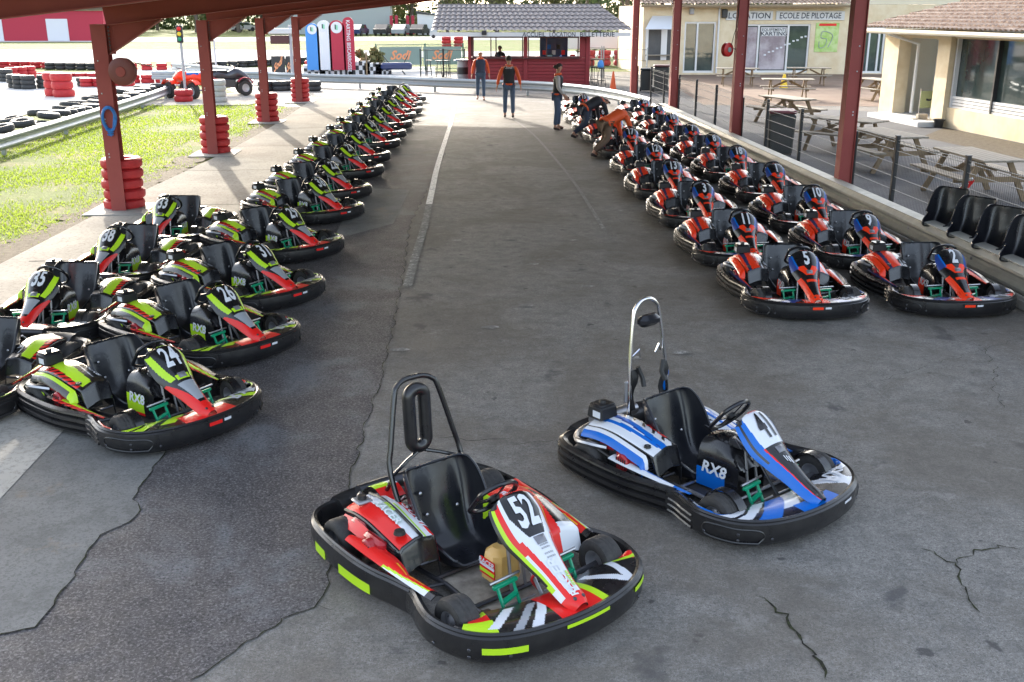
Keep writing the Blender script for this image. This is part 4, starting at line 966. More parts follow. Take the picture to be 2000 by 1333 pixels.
pbr('banner_green', (.20, .28, .25), .7); pbr('fence_green', (.03, .12, .08), .5); pbr('sodi_orange', (.75, .30, .14), .6); pbr('shed_grey', (.35, .38, .37), .7); pbr('pole_grey', (.42, .42, .46), .4, .3)
pbr('yellow', (.8, .55, .03), .5); pbr('leaf_dark', (.045, .075, .02), .8, noise=(.6, .3, (.10, .14, .04))); pbr('leaf_olive', (.13, .13, .04), .8, noise=(.6, .3, (.2, .19, .08))); pbr('bark', (.16, .13, .10), .9, noise=(3, .3, (.09, .07, .06)))
pbr('sky_glass', (.9, .93, .93), .0, spec=.5, trans=1.0)
MAT['sky_glass'].node_tree.nodes['Principled BSDF'].inputs['IOR'].default_value = 1.1
def obj1(mb, name, label, cat, group=None, **k_): return tag(mb.build(name, None, **k_), label, cat, group)
def tiles(mb, P0, P1, P2, P3, m, per=.22, step=.36, amp=.035):
    """tiled plane: P0->P1 along the eave, P0->P3 up the slope"""
    P0, P1, P2, P3 = map(Vector, (P0, P1, P2, P3)); L = (P1-P0).length; S = (P3-P0).length; nu = int(L/per*6); ns = int(S/step)
    N = (P1-P0).cross(P3-P0).normalized(); N = N if N.z > 0 else -N
    V = []; F = []; k_ = nu+1
    for r in range(ns):
        for e in (0, 1):
            v = (r+e)/ns
            for i in range(k_):
                u = i/nu; a = P0.lerp(P1, u); b = P3.lerp(P2, u); q = a.lerp(b, v)
                w_ = abs(math.sin(math.pi*u*L/per)); V.append(q+N*(amp*w_*1.3+(.045 if e == 0 else .0)))
    for r in range(2*ns-1):
        for i in range(nu): F.append((r*k_+i, r*k_+i+1, (r+1)*k_+i+1, (r+1)*k_+i))
    mb.add(V, F, m)
# ---- kiosk, facade square to the lens
kr = empty('ticket_kiosk', (3.4, 46.9, 0), -.0565, 'small red plank ticket kiosk under a grey tiled roof', 'kiosk')
W0, W1 = -2.62, 2.62; DP = 3.4
mb = MB()
for k_ in range(8): mb.box((0, .05, .08+.145*k_), (W1-W0-.1, .05, .135), 'kiosk_red', bev=.008)
mb.box((0, .09, .58), (W1-W0-.1, .04, 1.16), 'kiosk_trim')
mb.build('plank_wall', kr)
for sx in (W0+.05, W1-.05):
    mb = MB()
    for k_ in range(8): mb.box((sx, DP/2, .08+.145*k_), (.05, DP-.1, .135), 'kiosk_red', bev=.008)
    mb.build('side_wall', kr)
mb = MB(); mb.box((0, DP, .55), (W1-W0, .06, 1.1), 'kiosk_red'); mb.build('rear_wall', kr)
for x in (W0, -.15, W1-.02, -1.5):
    mb = MB(); mb.box((x if x != -1.5 else -1.45, .02 if x != -1.5 else .06, 1.06), (.18 if x > -1 else .14, .12, 2.12) if x != -1.5 else (.05, .05, 2.1), 'kiosk_red' if x != -1.5 else 'kiosk_trim', bev=.01); mb.build('corner_post', kr)
for x in (W0, W1): mb = MB(); mb.box((x, DP, 1.06), (.14, .12, 2.12), 'kiosk_trim', bev=.01); mb.build('corner_post', kr)
mb = MB(); mb.box((2.40, .05, 1.65), (.34, .05, .96), 'kiosk_red', bev=.01); mb.build('wall_panel', kr)
for (a, b) in ((-2.5, -.25), (-.05, 2.2)):
    mb = MB()
    for z in (1.18, 2.04): mb.box(((a+b)/2, .03, z), (b-a, .07, .06), 'kiosk_trim')
    for x in (a+.03, b-.03, (a+b)/2-.3): mb.box((x, .03, 1.61), (.05, .06, .80), 'kiosk_trim')
    wf = mb.build('window', kr, smooth=False); mb = MB(); mb.box(((a+b)/2, .03, 1.61), (b-a-.06, .01, .80), 'sky_glass'); mb.build('window_pane', wf, smooth=False)
mb = MB(); mb.box((-1.3, -.05, 1.15), (2.5, .28, .04), 'kiosk_trim', bev=.01); mb.box((1.1, -.03, 1.15), (2.3, .2, .04), 'kiosk_trim', bev=.01); mb.build('counter', kr)
rf = MB(); EW = 4.35
tiles(rf, (-EW+.10, -.65, 2.28), (EW+.25, -.65, 2.28), (3.2, 1.9, 3.38), (-EW+.25, 1.9, 3.38), 'tile_grey', .26, .36, .045)
rf.box((-.5, 1.9, 3.40), (7.5, .16, .08), 'tile_grey')
tiles(rf, (3.2, 1.9, 3.38), (-EW+.25, 1.9, 3.38), (-EW+.10, 4.4, 2.28), (EW+.25, 4.4, 2.28), 'tile_grey', .24, .5, .03)
rf.build('roof', kr)
mb = MB(); mb.box((.05, -.60, 2.17), (2*EW, .035, .17), 'fascia_white'); mb.box((.05, 1.9, 2.10), (2*EW-.2, 4.9, .03), 'fascia_white'); fs = mb.build('fascia', kr, smooth=False)
mb = MB(); 
for tx_, xa, xb in (('ACCUEIL', -.30, .71), ('LOCATION', .88, 2.0), ('BILLETTERIE', 2.2, 3.7)):
    V_, F_ = text2d(tx_, .27, .014); ww = max(v[0] for v in V_)*2; mb.text((V_, F_), lambda x, y: ((xa+xb)/2+x*(xb-xa)/ww, -.622, 2.17+y), 'text_dark')
mb.build('lettering', fs, fix=False)
mb = MB(); mb.box((-1.95, -.68, 2.24), (.22, .12, .18), 'anthracite', bev=.02); mb.build('floodlight', kr)
mb = MB(); mb.lathe([(.001, .03), (.07, .02), (.08, -.03)], 14, 'anthracite', Matrix.Translation((-4.15, -.65, 2.08)) @ rot_to((0, -1, 0))); mb.build('spotlight', kr)
# goods inside on the counter
rnd = random.Random(4)
for i in range(9):
    mb = MB(); x = -2.2+i*.52; h = rnd.uniform(.12, .34)
    if i % 3 == 0: mb.box((0, 0, h/2), (.3, .2, h), 'anthracite', bev=.02); mb.box((0, -.105, h*.55), (.24, .01, h*.6), 'glass_grey')
    elif i % 3 == 1: mb.lathe([(.001, 0), (.05, 0), (.05, h*.7), (.02, h*.9), (.02, h), (.001, h)], 10, 'bright_blue')
    else: mb.box((0, 0, h/2), (.22, .16, h), 'red', bev=.01); mb.box((0, -.083, h/2), (.16, .006, h*.5), 'white')
    o = obj1(mb, 'counter_item', ['dark till or screen on the kiosk counter', 'small bottle standing on the kiosk counter', 'small red box standing on the kiosk counter'][i % 3], ['screen', 'bottle', 'box'][i % 3], ['screens on the kiosk counter', 'bottles on the kiosk counter', 'boxes on the kiosk counter'][i % 3]); c_, s_ = math.cos(-.0565), math.sin(-.0565); lx, ly = x, .5+.2*(i % 2)
    o.location = (3.4+c_*lx-s_*ly, 46.9+s_*lx+c_*ly, 1.0)
mb = MB(); mb.box((3.4, 47.55, .5), (4.8, .6, 1.0), 'kiosk_trim'); mb.build('inner_counter', None); tag(bpy.data.objects['inner_counter'], 'dark counter inside the red ticket kiosk', 'counter')
mb = MB(); mb.box((4.75, 49.6, 1.5), (1.3, .3, .9), 'navy', bev=.02)
for k_ in range(5): mb.box((4.3+.22*k_, 49.42, 1.3+.25*(k_ % 2)), (.16, .06, .2), ('red', 'bright_blue', 'white', 'anthracite')[k_ % 4])
obj1(mb, 'display_shelf', 'display shelf with blue and red goods inside the kiosk', 'shelf')
# ---- main cafe building
FY_ = 54.0; q = lambda px, py: aty(px, py, FY_)
cb = empty('cafe_building', (15, FY_, 0), 0, 'long yellow single storey building with white doors and tiled roof', 'building')
def B(x, y, z): return (x-15, y-FY_, z)
def wallbox(mb, x0, x1, z0, z1, y, th, m): mb.box(B((x0+x1)/2, y+th/2, (z0+z1)/2), (x1-x0, th, z1-z0), m)
XL = q(1254, 100).x; XR = 27
opens = []   # (x0,x1,z0,z1)
d1 = (q(1340, 0).x, q(1402, 0).x, .10, 2.62); d2 = (q(1455, 0).x, q(1588, 0).x, .10, 2.50); d3 = (q(1682, 0).x, q(1737, 0).x, .05, 2.35)
mb = MB(); xs = [XL, d1[0], d1[1], d2[0], d2[1], d3[0], d3[1], XR]
for i in range(0, 8, 2): wallbox(mb, xs[i], xs[i+1], 0, 3.45, FY_, .3, 'render_yellow')
for d in (d1, d2, d3): wallbox(mb, d[0], d[1], d[3], 3.45, FY_+.002, .296, 'render_yellow'); wallbox(mb, d[0], d[1], 0, d[2], FY_+.002, .296, 'render_yellow')
mb.box(B(XL+.15, FY_+4.2, 1.7), (.3, 7.8, 3.4), 'render_yellow'); mb.box(B(XR-.15, FY_+4.2, 1.7), (.3, 7.8, 3.4), 'render_yellow'); mb.box(B((XL+XR)/2, FY_+8, 1.7), (XR-XL, .3, 3.4), 'render_yellow')
mb.build('wall', cb, smooth=False)
mb = MB(); wallbox(mb, q(1640, 0).x, XR, 3.46, 6.5, FY_+.3, .3, 'render_pale'); mb.box(B(q(1640, 0).x+.15, FY_+4, 5), (.3, 7, 3), 'render_pale'); mb.build('upper_wall', cb, smooth=False)
def door(d, nmul, sill=.0, name='door'):
    mb = MB(); x0, x1, z0, z1 = d; y = FY_+.10
    for x in [x0+.04, x1-.04]+[x0+(x1-x0)*f_ for f_ in nmul]: mb.box(B(x, y, (z0+z1)/2), (.09, .08, z1-z0), 'frame_white')
    for z in (z0+.05, z1-.04): mb.box(B((x0+x1)/2, y+.003, z), (x1-x0, .074, .10), 'frame_white')
    o = mb.build(name, cb, smooth=False); mb = MB(); mb.box(B((x0+x1)/2, y+.05, (z0+z1)/2), (x1-x0, .01, z1-z0), 'glass'); mb.build('pane', o, smooth=False); return o
door(d1, (.42,)); o2 = door(d2, (.24, .68), name='window'); door(d3, (.45, .8))
mb = MB()
for (a, b, m) in ((0.0, .24, 'poster_kart'), (.25, .67, 'poster_kart')):
    xa = d2[0]+(d2[1]-d2[0])*a+.08; xb = d2[0]+(d2[1]-d2[0])*b-.06; mb.box(B((xa+xb)/2, FY_+.135, 1.30), (xb-xa, .01, 2.1), m)
mb.build('window_poster', o2, smooth=False)
mb = MB(); xc = q(1518, 0).x; mb.box(B(xc, FY_+.120, 2.12), (1.35, .008, .42), 'fascia_white'); pt_ = mb.build('poster_sign', o2, smooth=False)
mb = MB(); mb.text(text2d('EQUIPEMENTS', .20, .012), lambda x, y: B(xc+x, FY_+.114, 2.21+y), 'text_dark'); mb.text(text2d('KARTING', .27, .022), lambda x, y: B(xc+x*1.2, FY_+.114, 2.03+y), 'text_dark'); mb.build('lettering', pt_, fix=False)
# chequered line across the poster
mb = MB()
for k_ in range(14):
    a = q(1495+k_*8, 108-k_*3.6); mb.box(B(a.x, FY_+.125, a.z+.05*(k_ % 2)), (.12, .008, .08), 'white')
mb.build('chequer_print', o2, smooth=False)
for (px0, px1, txt, cx_) in ((1418, 1508, 'LOCATION', 1463), (1516, 1648, 'ECOLE DE PILOTAGE', 1588)):
    a, b = q(px0, 22), q(px1, 40); mb = MB(); mb.box(B((a.x+b.x)/2, FY_-.04, (a.z+b.z)/2), (b.x-a.x, .05, abs(a.z-b.z)), 'fascia_white', bev=.006); sg = mb.build('sign_board', cb)
    mb = MB(); tw = (b.x-a.x)*.90; V, F = text2d(txt, .40, .012, .05); ww = max(v[0] for v in V)*2; sc_ = tw/ww
    mb.text((V, F), lambda x, y: B((a.x+b.x)/2+x*sc_, FY_-.072, (a.z+b.z)/2+y), 'text_dark'); mb.build('lettering', sg, fix=False)
a, b = q(1594, 45), q(1634, 102); mb = MB(); mb.box(B((a.x+b.x)/2, FY_-.02, (a.z+b.z)/2), (b.x-a.x, .03, a.z-b.z), 'poster_green'); gp = mb.build('track_map_poster', cb, smooth=False)
mb = MB(); rn = [(.1, -.5), (.3, .1), (-.2, .3), (-.3, .0), (0, -.1), (-.1, -.45), (-.35, -.5), (-.38, -.2)]; mb.tube([B((a.x+b.x)/2+x, FY_-.045, (a.z+b.z)/2+z) for x, z in crs(rn, 40)], .02, 'silver_grey', 5); mb.box(B((a.x+b.x)/2, FY_-.038, a.z-.10), (.9, .01, .12), 'red'); mb.build('poster_print', gp)
# serving hatch and awning on the left bay
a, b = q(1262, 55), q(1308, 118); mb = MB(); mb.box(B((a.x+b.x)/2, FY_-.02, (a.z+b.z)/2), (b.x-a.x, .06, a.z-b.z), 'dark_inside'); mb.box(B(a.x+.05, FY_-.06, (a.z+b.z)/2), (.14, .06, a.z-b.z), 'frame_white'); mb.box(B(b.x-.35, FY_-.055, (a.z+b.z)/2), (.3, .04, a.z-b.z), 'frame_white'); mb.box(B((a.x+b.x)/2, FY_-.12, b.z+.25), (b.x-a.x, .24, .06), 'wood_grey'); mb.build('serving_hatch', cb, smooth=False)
a, b = q(1254, 56), q(1314, 34); mb = MB(); mb.sheet([[B(a.x, FY_-.9, a.z-.02), B(b.x-.2, FY_-.9, a.z-.02)], [B(a.x+.5, FY_-.02, b.z+.06), B(b.x, FY_-.02, b.z+.06)]], 'white', .03); mb.build('awning', cb)
for (px, py, s_) in ((1350, 22, .22), (1414, 27, .28)): a = q(px, py); mb = MB(); mb.box(B(a.x, FY_-.12, a.z), (s_, .22, s_*1.5), 'anthracite' if s_ > .25 else 'silver_grey', bev=.03); mb.build('loudspeaker' if s_ > .25 else 'wall_lamp', cb)
rf = MB(); tiles(rf, B(XL-.3, FY_-.7, 3.42), B(q(1655, 0).x, FY_-.7, 3.42), B(q(1655, 0).x, FY_+4, 5.1), B(XL-.3, FY_+4, 5.1), 'tile_orange', .24, .40, .05); rf.build('roof', cb)
mb = MB(); mb.box(B((XL+q(1655, 0).x)/2, FY_-.64, 3.36), (q(1655, 0).x-XL+.5, .12, .10), 'wood_dark'); mb.box(B((XL+q(1655, 0).x)/2, FY_-.3, 3.42), (q(1655, 0).x-XL+.4, .6, .03), 'render_pale'); mb.build('eave_board', cb, smooth=False)
mb = MB(); mb.tube([B(q(1406, 0).x, FY_-.06, 3.3), B(q(1406, 0).x, FY_-.06, .1)], .05, 'frame_white', 8); mb.build('downpipe', cb)
# ---- near wing on the right
d0 = Vector((.076, -.997, 0)); a0 = Vector((13.91, 28.75, 0)); nb_ = empty('shop_wing', (13.91, 28.75, 0), 0, 'nearer yellow building wing with tiled roof and big shop windows', 'building')
n0 = Vector((-.997, -.076, 0))       # outward, towards the yard
def Wp(s, o, z): v = d0*s+n0*o; return (v.x, v.y, z)
def wbox(mb, s0, s1, o0, o1, z0, z1, m): 
    R = Matrix((d0, n0, Vector((0, 0, 1)))).transposed(); mb.box(Wp((s0+s1)/2, (o0+o1)/2, (z0+z1)/2), (s1-s0, o1-o0, z1-z0), m, R)
mb = MB(); wbox(mb, -.1, 10, -.3, 0, 0, .56, 'render_yellow'); wbox(mb, -.1, 10, -.3, 0, 2.42, 2.62, 'render_yellow')
wbox(mb, -3.9, -3.0, -.3, .1, 0, 2.62, 'render_yellow'); wbox(mb, -.75, -.1, -.3, .1, 0, 2.62, 'render_yellow'); wbox(mb, -3.0, -.75, -1.3, -1.1, 2.3, 2.62, 'render_yellow'); wbox(mb, -3.0, -.75, -.3, .0, 2.38, 2.62, 'render_yellow')
wbox(mb, -3.9, -3.7, -7, -.3, 0, 2.6, 'render_pale'); wbox(mb, 9.8, 10, -7, -.3, 0, 2.6, 'render_pale'); wbox(mb, -3.7, 9.8, -7, -6.8, 0, 2.6, 'render_pale')
for s in (2.0, 4.2): pass
mb.build('wall', nb_, smooth=False)
mb = MB()
for s in (0.0, 1.95, 4.0, 6.05, 8.1): wbox(mb, s-.035, s+.035, -.16, -.04, .56, 2.42, 'frame_white' if s != 1.95 else 'anthracite')
for z in (.585, .67, .755, .84): wbox(mb, -.1, 8.1, -.14, -.07, z-.034, z+.034, 'frame_white')
wf = mb.build('shop_window', nb_, smooth=False); mb = MB(); wbox(mb, -.1, 8.1, -.20, -.17, .84, 2.42, 'glass'); mb.build('pane', wf, smooth=False)
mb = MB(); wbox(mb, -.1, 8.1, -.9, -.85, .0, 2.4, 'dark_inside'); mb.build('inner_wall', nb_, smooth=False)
mb = MB(); wbox(mb, -2.95, -2.88, -1.2, -1.1, .1, 2.3, 'frame_white'); wbox(mb, -1.9, -1.82, -1.2, -1.1, .1, 2.3, 'frame_white'); wbox(mb, -.85, -.78, -1.2, -1.1, .1, 2.3, 'frame_white'); wbox(mb, -2.95, -.78, -1.2, -1.12, .1, .45, 'frame_white')
dr = mb.build('door', nb_, smooth=False); mb = MB(); wbox(mb, -2.95, -.78, -1.24, -1.21, .3, 2.3, 'glass'); mb.build('pane', dr, smooth=False)
mb = MB(); wbox(mb, -3.3, -.2, -1.1, .75, 0, .14, 'fascia_white'); mb.build('door_step', nb_, smooth=False)
rf = MB(); tiles(rf, Wp(-4.4, .72, 2.62), Wp(10, .72, 2.62), Wp(10, -6.2, 5.0), Wp(1.8, -6.2, 5.0), 'tile_orange', .22, .36, .05); rf.build('roof', nb_)
rf = MB(); tiles(rf, Wp(-4.4, -8, 2.62), Wp(-4.4, .72, 2.62), Wp(1.8, -6.2, 5.0), Wp(1.8, -6.25, 5.0), 'tile_orange', .22, .5, .05); rf.build('hip_roof', nb_)
mb = MB(); mb.tube([Wp(-4.4, .74, 2.56), Wp(10, .74, 2.56)], .07, 'render_pale', 8); mb.tube([Wp(-2.6, .70, 2.5), Wp(-2.4, -.2, 2.2), Wp(-2.4, -.2, .2)], .05, 'frame_white', 8); wbox(mb, -4.3, 10, -.2, .7, 2.52, 2.55, 'render_pale'); mb.build('gutter', nb_)
# ---- picnic tables
def picnic():
    r = empty('picnic_table')
    mb = MB()
    for k_ in range(6): mb.box((-.31+.125*k_, 0, .74), (.115, 1.85, .035), 'wood_grey', bev=.004)
    for y in (-.65, .65): mb.box((0, y, .705), (.7, .07, .035), 'wood_dark')
    mb.build('tabletop', r)
    for s in (-1, 1):
        mb = MB()
        for k_ in (0, 1): mb.box((s*(.58+.13*k_), 0, .44), (.12, 1.85, .035), 'wood_grey', bev=.004)
        mb.build('bench', r)
    for y in (-.62, .62):
        mb = MB(); mb.bar((-.25, y, .70), (-.62, y, .0), .09, .045, 'wood_dark', (0, 1, 0)); mb.bar((.25, y, .70), (.62, y, .0), .09, .045, 'wood_dark', (0, 1, 0)); mb.bar((-.72, y+.045, .40), (.72, y+.045, .40), .045, .09, 'wood_dark'); mb.build('trestle', r)
    mb = MB(); mb.bar((0, -.6, .42), (0, -.05, .68), .045, .07, 'wood_dark'); mb.bar((0, .6, .42), (0, .05, .68), .045, .07, 'wood_dark'); mb.build('brace', r)
    return r
pic = picnic(); first = True
TBL = [((1823, 289), (1925, 317), 'weathered picnic table nearest the camera behind the wire fence'), ((1665, 252), (1746, 270), 'weathered picnic table directly right of the nearest right post'), ((1600, 232), (1668, 238), 'shaded picnic table mostly hidden behind the nearest right post'),
       ((1473, 186), (1564, 198), 'sunlit picnic table standing just behind the dark bin'), ((1508, 153), (1576, 160), 'sunlit picnic table with a yellow wet floor sign beside it'), ((1552, 132), (1612, 136), 'dark picnic table against the window with the poster sign'),
       ((1663, 152), (1738, 160), 'picnic table in front of the glass doors right of the nearest right post'), ((1408, 132), (1478, 138), 'dark picnic table behind the post with the red reel')]
for i, (p1, p2, lab) in enumerate(TBL):
    a = at(*p1, .74); b = at(*p2, .74); t = pic if i == 0 else copy_tree(pic); d = (b-a).normalized()
    if i in (4, 5, 7): d = Vector((1, -.2, 0)).normalized(); 
    pr = Vector((-d.y, d.x, 0)); c = (a+b)/2+pr*.35
    t.location = (c.x, c.y, 0); t.rotation_euler[2] = math.atan2(d.y, d.x)-math.pi/2; tag(t, lab, 'picnic table', 'picnic tables on the terrace')
mb = MB(); p = at(1530, 175); mb.sheet([[(p.x-.14, p.y-.16, .0), (p.x+.14, p.y-.16, 0)], [(p.x-.05, p.y, .62), (p.x+.05, p.y, .62)]], 'yellow', .02); mb.sheet([[(p.x-.14, p.y+.16, .0), (p.x+.14, p.y+.16, 0)], [(p.x-.05, p.y+.012, .62), (p.x+.05, p.y+.012, .62)]], 'yellow', .02); obj1(mb, 'wet_floor_sign', 'yellow folding wet floor sign under the sunlit picnic table', 'floor sign')
def wbin(px, py, s, label, lid):
    p = at(px, py); t = empty('wheelie_bin', (p.x, p.y, 0), -.2, label, 'bin', 'wheeled bins')
    mb = MB(); mb.box((0, 0, .52*s), (.52*s, .6*s, .9*s), 'bin_green', bev=.04, top=1.12); mb.build('bin_body', t)
    mb = MB(); mb.box((0, 0, 1.01*s), (.62*s, .7*s, .07*s), lid, bev=.03); mb.box((.0, .36*s, 1.0*s), (.5*s, .06, .05), lid, bev=.01); mb.build('lid', t)
    for sx in (-1, 1): mb = MB(); mb.lathe([(.001, -.03), (.1*s, -.03), (.1*s, .03), (.001, .03)], 14, 'rubber', Matrix.Translation((sx*.27*s, .25*s, .1*s)) @ rot_to((1, 0, 0))); mb.build('wheel', t)
wbin(1520, 306, 1.0, 'dark wheeled bin with a dark red lid behind the fence', 'bin_lid'); wbin(1290, 182, 1.05, 'dark bin standing by the serving hatch corner', 'kiosk_trim'); wbin(1262, 180, .9, 'small dark bin behind the farthest right post', 'bin_green')
p = at(1806, 236); t = empty('garden_sign', (p.x, p.y, 0), .3, 'pale green sign board on thin legs beside the shop door', 'sign')
mb = MB(); mb.box((0, 0, .62), (.52, .03, .50), 'sign_green', bev=.01); mb.tube([(-.05, -.02, .62), (.05, -.02, .60), (.12, -.02, .62)], .03, 'text_dark', 5); mb.build('board', t)
for sx in (-.26, .26): mb = MB(); mb.tube([(sx, .02, 0), (sx, .02, .95)], .012, 'steel', 6); mb.build('leg', t)
mb = MB(); p = at(1795, 243); mb.box((p.x, p.y, .08), (.5, .25, .16), 'wood_grey', bev=.02); mb.box((p.x+.05, p.y, .22), (.28, .2, .14), 'wood_grey', bev=.02); obj1(mb, 'wood_block', 'stacked wooden blocks holding the green sign by the step', 'wood block')
mb = MB(); p = at(1832, 250); mb.lathe([(.001, 0), (.11, 0), (.14, .2), (.17, .2), (.17, .24), (.14, .24), (.12, .05), (.001, .05)], 18, 'anthracite', Matrix.Translation((p.x, p.y, 0))); obj1(mb, 'flower_pot', 'empty dark plant pot at the corner of the shop wall', 'plant pot')
# ---- spare seats resting on the right rail
sm = make_seat_mesh(); names = ['leftmost', 'second', 'third', 'rightmost']
for i, (px, py) in enumerate([(1850, 436), (1900, 464), (1950, 494), (2005, 528)]):
    p = atx(px, py, 6.62)
    sb = MB(); sb.v = list(sm.v); sb.f = list(sm.f); sb.m = list(sm.m); o = sb.build('bucket_chair'); o.location = (6.42, p.y-.1, .31); o.rotation_euler = (math.radians(0), math.radians(6), math.radians(212)); o.scale = (.98, .98, .98)
    mb = MB(); mb.tube(crs([(.02, -.12, .09), (.10, -.12, .03), (.08, -.05, .01), (0, -.05, .04)], 10), .010, 'steel', 6); mb.build('mounting_hook', o)
    tag(o, 'black bucket seat resting on the right rail, %s of the four' % names[i], 'kart seat', 'spare kart seats on the right rail')
mb = MB(); G = surf(lambda u, v: nas(u, v), 20, 11); mb.sheet(G, lambda u, v: 'red' if abs(v-.5) > .25 else 'white', .01); o = obj1(mb, 'kart_bodywork', 'red and white plastic kart panel lying behind the fence', 'kart panel'); o.location = (9.1, 16.6, -.1); o.rotation_euler = (0, .2, 2.4)
# ---- cone, stools by the kiosk
mb = MB(); p = at(1197, 178); mb.lathe([(.001, .78), (.03, .78), (.14, .06), (.14, .03)], 18, ['cone_orange']*3, Matrix.Translation((p.x, p.y, 0))); mb.box((p.x, p.y, .02), (.4, .4, .04), 'cone_orange', bev=.015); obj1(mb, 'traffic_cone', 'tall orange traffic cone behind the far guard rail', 'cone')
def stool(px, py, label, h=.8, m='anthracite'):
    p = at(px, py); t = empty('bar_stool', (p.x, p.y, 0), random.random(), label, 'stool', 'stools by the kiosk'); mb = MB(); mb.lathe([(.001, h), (.17, h), (.18, h-.02), (.17, h-.04), (.001, h-.04)], 16, m); mb.build('seat', t)
    for k_ in range(4): a = k_*1.57+.78; mb = MB(); mb.tube([(.10*math.cos(a), .10*math.sin(a), h-.04), (.2*math.cos(a), .2*math.sin(a), 0)], .012, m, 6); mb.build('leg', t)
    mb = MB(); mb.tube([(.17*math.cos(a), .17*math.sin(a), .25) for a in [k_*.52 for k_ in range(12)]], .010, m, 5, closed=True); mb.build('foot_ring', t); return t
stool(1160, 167, 'tall dark stool at the right corner of the kiosk'); stool(1174, 170, 'tall dark stool under the blue bag right of the kiosk')
p = at(1172, 169); mb = MB(); mb.lathe([(.001, .30), (.07, .30), (.12, .2), (.15, .06), (.12, 0), (.001, 0)], 12, 'sky_glass' if False else 'flag_blue', Matrix.Translation((p.x, p.y, .80))); obj1(mb, 'blue_bag', 'crumpled blue bag on the tall stool right of the kiosk', 'bag')
stool(838, 150, 'dark metal stool left of the kiosk beside the black railing'); stool(858, 151, 'dark metal stool in the middle of the black railing'); stool(872, 151, 'dark metal stool right of the black railing middle')
t = empty('high_table', tuple(at(1166, 163)), 0, 'small high table touching the right side of the kiosk', 'table'); mb = MB(); mb.box((0, 0, 1.05), (.6, .5, .04), 'wood_grey', bev=.01); mb.build('tabletop', t)
for sx, sy in ((-.25, -.2), (.25, -.2), (-.25, .2), (.25, .2)): mb = MB(); mb.tube([(sx, sy, 0), (sx, sy, 1.03)], .015, 'anthracite', 6); mb.build('leg', t)
p = at(905, 158); t = empty('barrel_table', (p.x, p.y, 0), 0, 'black and white patterned barrel with a dark blue top left of the kiosk', 'barrel'); mb = MB(); mb.lathe([(.001, 0), (.28, 0), (.3, .3), (.28, .62), (.26, .9), (.001, .9)], 20, ['anthracite', 'silver_grey', 'anthracite', 'silver_grey', 'anthracite']); mb.build('drum', t); mb = MB(); mb.lathe([(.001, .99), (.42, .97), (.44, .92), (.001, .90)], 20, 'navy'); mb.build('top', t)
# black railing frames left of the kiosk
for (px0, px1, lab) in ((822, 866, 'black metal railing gate left of the kiosk, nearer the banners'), (867, 908, 'black metal railing gate touching the barrel by the kiosk')):
    a = at(px0, 151); b = at(px1, 151); t = empty('metal_gate', (0, 0, 0), 0, lab, 'gate', 'black gates by the kiosk'); mb = MB()
    for f_ in (0, 1): q_ = a.lerp(b, f_); mb.box((q_.x, q_.y, .68), (.06, .06, 1.36), 'anthracite')
    mb.bar((a.x, a.y, 1.3), (b.x, b.y, 1.3), .04, .04, 'anthracite'); mb.build('gate_frame', t, smooth=False); mb = MB()
    for f_ in (.12, .2): q_ = a.lerp(b, f_+.1); mb.box((q_.x, q_.y, .66), (.03, .03, 1.28), 'anthracite')
    mb.build('gate_bar', t, smooth=False)
# wire gate right of the kiosk
a = at(1150, 150); b = at(1262, 158); t = empty('wire_gate', (0, 0, 0), 0, 'grey wire mesh gate between the kiosk and the canopy post', 'gate')
for f_ in (0, .22, .26, 1):
    q_ = a.lerp(b, f_); mb = MB(); mb.box((q_.x, q_.y, .75), (.06, .06, 1.5), 'galvanised'); mb.build('gate_post', t, smooth=False)
mb = MB()
for k_ in range(60): q_ = a.lerp(b, k_/60); mb.bar((q_.x, q_.y, .05), (q_.x, q_.y, 1.42), .006, .006, 'fence_wire')
for z in (.08, .45, .9, 1.4): mb.bar((a.x, a.y, z), (b.x, b.y, z), .02, .02, 'fence_wire')
mb.build('mesh_panel', t, smooth=False, fix=False)
mb = MB(); p = at(1215, 128); mb.box((p.x, p.y+1.2, 1.35), (7.5, .2, .9), 'flag_white', bev=.03); obj1(mb, 'barrier_wall', 'pale grey barrier wall behind the red tyres right of the kiosk', 'wall')
mb = MB(); p = aty(1236, 70, 60); mb.box((p.x, p.y, p.z), (.9, .1, .5), 'flag_red', bev=.03); mb.tube([(p.x, p.y+.06, 0), (p.x, p.y+.06, p.z)], .03, 'pole_grey', 6); obj1(mb, 'pennant', 'small red pennant right of the kiosk roof corner', 'flag')
